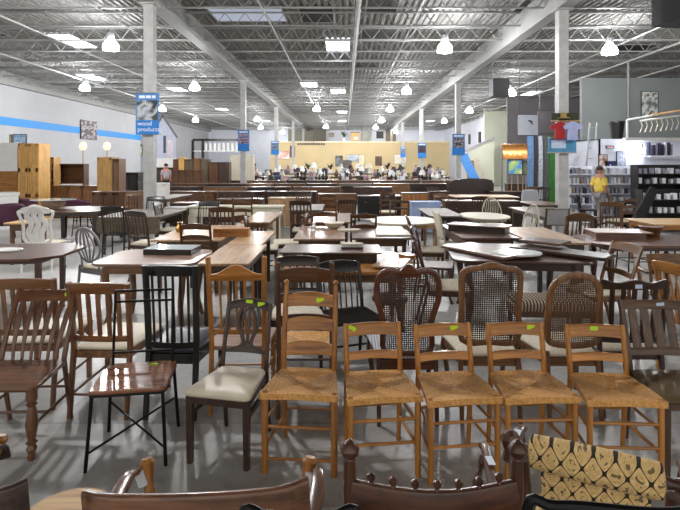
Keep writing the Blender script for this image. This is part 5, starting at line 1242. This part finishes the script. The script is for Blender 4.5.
# slide, surfboard and ramp at the back right
o = build('slide', MB().sweep(curve([(0, 0, 2.3), (.3, -.3, 1.5), (.75, -.8, .45), (1.2, -1.2, .2)], 5), RECT(.5, .06), (0, 1, 0)), plain('blue_plastic', (70, 140, 214), .4)); tag(o, 'bright blue plastic slide by the second right post', 'slide').location = (XP(463, 30), 30, 0)
o = build('surfboard', MB().loft([[Vector((math.cos(a)*.28*(1 if math.sin(a) < 0 else .85), y, 1.5+1.15*math.sin(a))) for a in [2*PI*k/28 for k in range(28)]] for y in (-.03, .03)]), CREAMP); tag(o, 'tall cream surfboard leaning by the stair wall', 'surfboard'); o.location = (XP(486, 38)-.1, 38, -.25); o.rotation_euler = (0, math.radians(-16), 0)
o = build('plywood_board', MB().box((0, 0, 1.0), (1.0, .05, 2.0)), OAK); tag(o, 'brown plywood board leaning beside the surfboard', 'board'); o.location = (XP(476, 38), 38.3, 0); o.rotation_euler = (0, math.radians(-6), 0)
struct('trim_203', MB().loft([[Vector((x, y, z)) for x, z in [(XP(466, 40), ZP(152, 40)), (XP(494, 40), ZP(139, 40)), (XP(494, 40), 0), (XP(466, 40), 0)]] for y in (40, 40.15)]), WALLC)
struct('trim_204', MB().bar((XP(464, 40), 39.95, ZP(151, 40)), (XP(494, 40), 39.95, ZP(138, 40)), .14, .2, (0, 1, 0)), plain('stair_cap', (176, 172, 176), .7))
# ================================================================ back clutter: lamps, vases, boxes, frames on display tables
CL = {}
def mk(key, fn): CL[key] = fn()
def lampf(mat, shade):
    r = thing('table_lamp', '', 'lamp'); build('base', MB().lathe((0, 0, 0), (0, 0, .32), [(0, .09), (.1, .1), (.25, .04), (.55, .1), (.8, .05), (1, .015)], 10), mat, r); build('lamp_shade', MB().lathe((0, 0, .3), (0, 0, .58), [(0, .2), (1, .1)], 12), shade, r); return r
def vasef(mat):
    return tag(build('vase', MB().lathe((0, 0, 0), (0, 0, .45), [(0, .07), (.3, .15), (.55, .13), (.8, .05), (1, .08)], 10), mat), '', 'vase')
def plantf(mat):
    r = thing('potted_plant', '', 'plant'); build('pot', MB().lathe((0, 0, 0), (0, 0, .2), [(0, .08), (1, .12)], 10), TAGW, r); m = MB()
    for k in range(16):
        a = k*2.4; m.sweep(curve([(0, 0, .18), (math.cos(a)*.12, math.sin(a)*.12, .42), (math.cos(a)*.26, math.sin(a)*.26, .4+.2*math.sin(k))], 3), RECT(.06, .006), sc=[.4, .8, 1, 1, .8, .5, .15])
    build('foliage', m, mat, r); return r
protos = [('white-shaded lamp', lampf(CHINA, CREAMP)), ('dark-based lamp', lampf(ESP, WHITE)), ('dark lamp with dark shade', lampf(BLACKP, plain('dark_shade', (60, 50, 58), .8))),
          ('white vase', vasef(CHINA)), ('dark vase', vasef(plain('dark_glaze', (40, 34, 40), .3))), ('mauve vase', vasef(plain('mauve_glaze', (150, 126, 146), .4))), ('brown vase', vasef(BROWN.get(2))),
          ('silk plant', plantf(plain('silk_leaves', (64, 80, 56), .8))), ('dark plant', plantf(plain('dark_leaves', (44, 44, 44), .8)))]
bxm = [TAGW, GREYP, plain('pink_box', (200, 160, 160), .7), ESP.get(0), plain('navy_box', (50, 56, 96), .7)]
for m_, n_ in zip(bxm, ('white', 'grey', 'pink', 'dark', 'navy')): protos.append((n_+' box', tag(build('storage_box', MB().bx(-.18, .18, -.12, .12, 0, .26), m_), '', 'box')))
fresh = {p[0]: True for p in protos}
PUTS = []
def put(name, obj, loc, where, s=1):
    rad = (.28 if 'plant' in name else .2 if 'lamp' in name or 'box' in name else .15)*s
    if any(abs(loc[0]-a)+abs(loc[1]-b) < rad+c for a, b, c in PUTS): return
    PUTS.append((loc[0], loc[1], rad))
    if fresh[name]: o = obj; fresh[name] = False; o.location = loc; o.scale = (s,)*3
    else: o = dup(obj, loc, random.uniform(0, 360) if 'box' not in name else random.choice((0, 8, -12)), group='x', scale=s)
    o['label'] = '%s among the clutter on the display tables %s' % (name, where); o['group'] = '%ss on the display tables %s' % (name, where)
for ri, (Y, a, b, n, where, hmax) in enumerate(((31.5, 256, 452, 26, 'nearest the dressers', 1.0), (35, 248, 450, 34, 'in the middle rows', 1.2), (40, 262, 448, 40, 'near the yellow wall', 1.45))):
    zt = .78+.12*ri
    x0, x1 = XP(a, Y), XP(b, Y); nt_ = 5; w = (x1-x0)/nt_
    for k in range(nt_):
        table(dict(name='display_table', label='long display table crowded with knick-knacks, %s of five %s' % (['leftmost', 'second from left', 'middle', 'second from right', 'rightmost'][k], where), L=w-.1, W=.9, H=zt, loc=(x0+w*(k+.5), Y, 0), wood=[WALNUT, BROWN, GREYW][ri], apron=.1))
    n = int(n*2.2)
    for k in range(n):
        nmx, ob = random.choice(protos); kk = random.random()
        x = x0+(x1-x0)*(k+.5)/n
        t = (x-x0) % w
        if t < .35 or t > w-.35: x += .35 if t < .35 else -.35
        put(nmx, ob, (x, Y+(.22 if k % 2 else -.22)+random.uniform(-.04, .04), zt+.001), where, random.uniform(.65, 1.05)*(1+.2*ri))
for i_, (nm_, ob) in enumerate(protos):
    if fresh[nm_]: put(nm_, ob, (XP(300+8*i_, 52), 52, 0), 'near the yellow wall', 1.6)
# pictures hung on the yellow wall and things on its ledge
for px, py, w, h, cols, lb in ((339, 161, .55, .8, [(60, 56, 60), (150, 150, 150)], 'dark framed mirror on the yellow wall, left of its middle'), (347, 165, .7, .7, [(110, 100, 90), (70, 64, 60)], 'round-topped brown picture beside the dark mirror'), (353, 158, .9, .5, [(200, 206, 214), (150, 160, 170)], 'pale seascape picture on the yellow wall'), (362, 161, .45, .9, [(230, 220, 190), (200, 186, 150)], 'tall cream picture on the yellow wall'), (379, 161, .5, .7, [(110, 84, 60), (60, 50, 44)], 'small brown picture on the yellow wall, centre'), (401, 159, .9, .7, [(236, 232, 224), (226, 210, 190)], 'white canvas on the yellow wall, right'), (282, 155, 1.0, .6, [(214, 150, 130), (240, 230, 224)], 'pink and white picture at the left end of the yellow wall')):
    picture(lb, XP(px, 57), 57.78, ZP(py, 57), w*1.5, h*1.5, cols, scale=3)
for k in range(12):
    x = XP(298+2.35*k, 57.6); tag(build('sign_letter', MB().bx(x-.09, x+.09, 57.74, 57.8, 3.78, 4.0).bx(x-.03, x+.07, 57.72, 57.75, 3.84, 3.9), ESP), 'small dark block letter in the sign row along the yellow wall', 'letter', 'sign letters along the yellow wall')
picture('dark maroon poster hanging at the left end of the yellow wall', XP(292.5, 50), 50, ZP(151.5, 50), .5, 1.1, [(80, 40, 54), (120, 80, 90)], scale=3, hang=1)
unit_r = thing('dollhouse', 'brown wooden cupboard sitting on the yellow wall ledge', 'cupboard', (XP(355, 58.3), 57.9, 4.2))
build('body', MB().bx(-.5, .5, -.25, .25, 0, .95), CABOAK, unit_r); build('niche', MB().bx(-.15, .3, -.27, -.25, .2, .5), WHITE, unit_r); build('top', MB().bx(-.55, .55, -.28, .28, .95, 1.05), BROWN, unit_r)
put2 = dup(protos[7][1], (XP(344, 57.9), 57.9, 4.2), 0, 'green silk plant on the yellow wall ledge beside the cupboard', scale=2)
for px, py, w, h, cols, lb in ((367, 138, 1.0, 1.6, [(170, 170, 160), (210, 210, 200)], 'grey striped print on the back wall over the ledge'), (381, 134, .7, .7, [(30, 26, 26), (40, 34, 30)], 'small black square picture high on the back wall'), (380, 146, .8, .9, [(224, 210, 170), (240, 230, 200)], 'cream picture standing on the ledge'), (331, 134, .5, .4, [(150, 140, 110), (190, 180, 150)], 'little tan picture high on the back wall')):
    picture(lb, XP(px, 64), 65.98, ZP(py, 64), w*1.3, h*1.3, cols, scale=3)
struct('trim_205', MB().bx(XP(410, 60), XP(440, 60), 57.4, 57.9, 4.25, 4.35), WHITE)
# ================================================================ people
def skin(name, verts, edges, radii, mat, par=None, root=0, sub=1):
    me = bpy.data.meshes.new(name); me.from_pydata([Vector(v) for v in verts], edges, []); me.update()
    o = bpy.data.objects.new(name, me); link(o, par); me.materials.append(mat)
    m = o.modifiers.new('skin', 'SKIN')
    if not me.skin_vertices:
        bpy.context.view_layer.objects.active = o; bpy.ops.mesh.customdata_skin_add()
    for i, sv in enumerate(me.skin_vertices[0].data): sv.radius = radii[i] if isinstance(radii[i], tuple) else (radii[i],)*2; sv.use_root = (i == root)
    m.use_smooth_shade = True
    s = o.modifiers.new('sub', 'SUBSURF'); s.levels = sub; s.render_levels = sub
    return o
SKIN = plain('skin', (176, 124, 98), .6, noise=.05)
def person(label, loc, rot, shirtm, legm, hairm, s=1, stride=.26, bare=.45):
    r = thing('person', label, 'person', loc, rot); r.scale = (s,)*3
    # y- is forward; stride along y
    k = stride
    V = [(0, 0, .95), (0, 0, 1.12), (0, .0, 1.3), (0, .0, 1.45), (0, -.02, 1.52), (0, -.03, 1.57), (0, -.03, 1.68),
         (.09, 0, .9), (.1, -k*.45, .5), (.1, -k*.8+.03, .09), (.1, -k*.8-.14, .04), (-.09, 0, .9), (-.1, k*.2, .5), (-.1, k*.95, .13), (-.1, k*.95-.13, .04),
         (.17, 0, 1.41), (.22, .06, 1.14), (.2, -.04, .92), (.2, -.07, .84), (-.17, 0, 1.41), (-.22, .02, 1.14), (-.22, -.12, .94), (-.22, -.16, .86)]
    E = [(0, 1), (1, 2), (2, 3), (3, 4), (4, 5), (5, 6), (0, 7), (7, 8), (8, 9), (9, 10), (0, 11), (11, 12), (12, 13), (13, 14), (3, 15), (15, 16), (16, 17), (17, 18), (3, 19), (19, 20), (20, 21), (21, 22)]
    R = [(.14, .1), (.13, .1), (.15, .11), (.1, .08), .055, .06, (.085, .1), .085, .058, .04, (.045, .03), .085, .058, .04, (.045, .03), .055, .042, .032, (.025, .035), .055, .042, .032, (.025, .035)]
    body = skin('body', V, E, R, SKIN, r, 0, 2)
    def inf(ix, g, nm_, mat):
        mp = {j: i for i, j in enumerate(ix)}
        return skin(nm_, [V[j] for j in ix], [(mp[a], mp[b]) for a, b in E if a in mp and b in mp], [tuple(q+g for q in (R[j] if isinstance(R[j], tuple) else (R[j],)*2)) for j in ix], mat, r, 0, 2)
    inf([0, 1, 2, 3, 15, 19], .036, 'shirt', shirtm)
    for s2, (a, b) in ((1, (15, 16)), (-1, (19, 20))):
        p, q = Vector(V[a]), Vector(V[b]); build('sleeve', MB().tube([p, p.lerp(q, .8)], [.07, .065], 10, ref=(0, 1, 0)), shirtm, r)
    inf([0, 7, 8, 9, 11, 12, 13], .018, 'trousers', legm)
    build('hair', MB().lathe((0, -.015, 1.655), (0, -.005, 1.785), [(0, .09), (.3, .108), (.7, .085), (1, .02)], 14), hairm, r)
    build('nose', MB().loft([[Vector((-.012, -.125, 1.64)), Vector((.012, -.125, 1.64)), Vector((.0, -.125, 1.67))], [Vector((-.004, -.145, 1.643)), Vector((.004, -.145, 1.643)), Vector((0, -.14, 1.65))]]), SKIN, r)
    for s2 in (-1, 1):
        build('shoe', MB().lathe((s2*.1, (-k*.8 if s2 > 0 else k*.95)+.06, .045), (s2*.1, (-k*.8 if s2 > 0 else k*.95)-.2, .04), [(0, .03), (.3, .045), (.8, .045), (1, .02)], 8), plain('grey_shoe', (90, 88, 90), .7), r)
        build('ear', MB().lathe((s2*.083, -.02, 1.64), (s2*.105, -.01, 1.66), [(0, .02), (1, .012)], 8), SKIN, r)
    return r
x, y = XP(599.5, 15.0), 15.0
person('shopper in yellow t-shirt and grey trousers walking right past bookshelves', (x, y, 0), 118, plain('yellow_cotton', (236, 208, 96), .85), plain('grey_trousers', (138, 136, 140), .85, noise=.3, scale=30), plain('dark_hair', (60, 50, 46), .9), .97)
person('distant shopper in pale top with dark hair near the cream bookcase', (XP(254.5, 32.9), 32.9, 0), 150, plain('pale_top', (214, 196, 196), .85), BLACKP, plain('black_hair', (24, 20, 22), .9), 1.0, .1)
person('distant shopper in patterned top standing under the gabled facade', (XP(166, 26.4), 26.4, 0), 20, plain('patterned_top', (170, 160, 170), .85, noise=.5, scale=30), BLACKP, plain('black_hair', (24, 20, 22), .9), 1.0, .08)

unit('plain white low cabinet standing right of the first left post', 148, 166, 18.2, 0, 1.1, .4, WHITE, doors=1)
tag(build('storage_tub', MB().lathe((0, 0, 0), (0, 0, 1.0), [(0, .34), (.9, .42), (.92, .45), (1, .45)], 4), CHINA), 'tall white plastic tub at the left edge before the pantry', 'tub').location = (XP(-4, 13.9), 14.2, 0)

for k, px, Y, rt, lb in (('dark', 303, 10.5, 175, 'dark slat chair between the console leg and the china table'), ('ladder', 246, 11.3, 175, 'brown two-rung chair tucked before the cream console'), ('ladder', 428, 8.1, 88, 'brown ladder chair at the right end of the brown desk'),
        ('dark', 478, 12.6, 178, 'dark chair behind the white hoop-backed windsor'), ('oak', 612, 10.8, 150, 'oak spindle chair beyond the dark oval table'), ('dark', 148, 8.8, 160, 'dark chair left of the maple-topped table'),
        ('ladder', 388, 14.4, 175, 'brown ladder chair in front of the black desk, back turned'), ('dark', 436, 16.6, 10, 'walnut chair behind the blue cabinet'), ('oak', 134, 12.8, 20, 'oak chair behind the olive drop-leaf table, left'),
        ('dark', 346, 12.6, 185, 'walnut chair right of the glass-topped small table'), ('ladder', 620, 12.2, 200, 'brown ladder chair near the short black shelf'), ('dark', 283, 17.2, 180, 'walnut chair far back behind the beige cabinet'),
        ('black', 205, 10.4, 0, 'black spindle chair behind the maple-topped table'), ('oak', 530, 17.7, 175, 'oak chair far back before the near-black sideboard, right')):
    C(k, lb, px, Y, rt, H=random.choice((.92, 1.0, 1.05)))
o = tag(build('tin', MB().lathe((0, 0, 0), (0, 0, .07), [(0, .15), (.1, .16), (1, .16)], 14), TAGW), 'flat white tin on the left end of the cream console', 'tin'); o.location = (XP(203, 12.5), 12.5, .781)
o = tag(build('bowl', MB().lathe((0, 0, 0), (0, 0, .1), [(0, .06), (.5, .13), (1, .17)], 14), CREAMP), 'cream bowl on the brown table with china at centre', 'bowl'); o.location = (XP(334, 8.3), 8.3, .751)
o = tag(build('vase', MB().lathe((0, 0, 0), (0, 0, .15), [(0, .05), (.4, .07), (.8, .03), (1, .045)], 12), BRASS), 'small brown vase on the maple-topped table', 'vase'); o.location = (XP(180, 7.9), 7.9, .751)
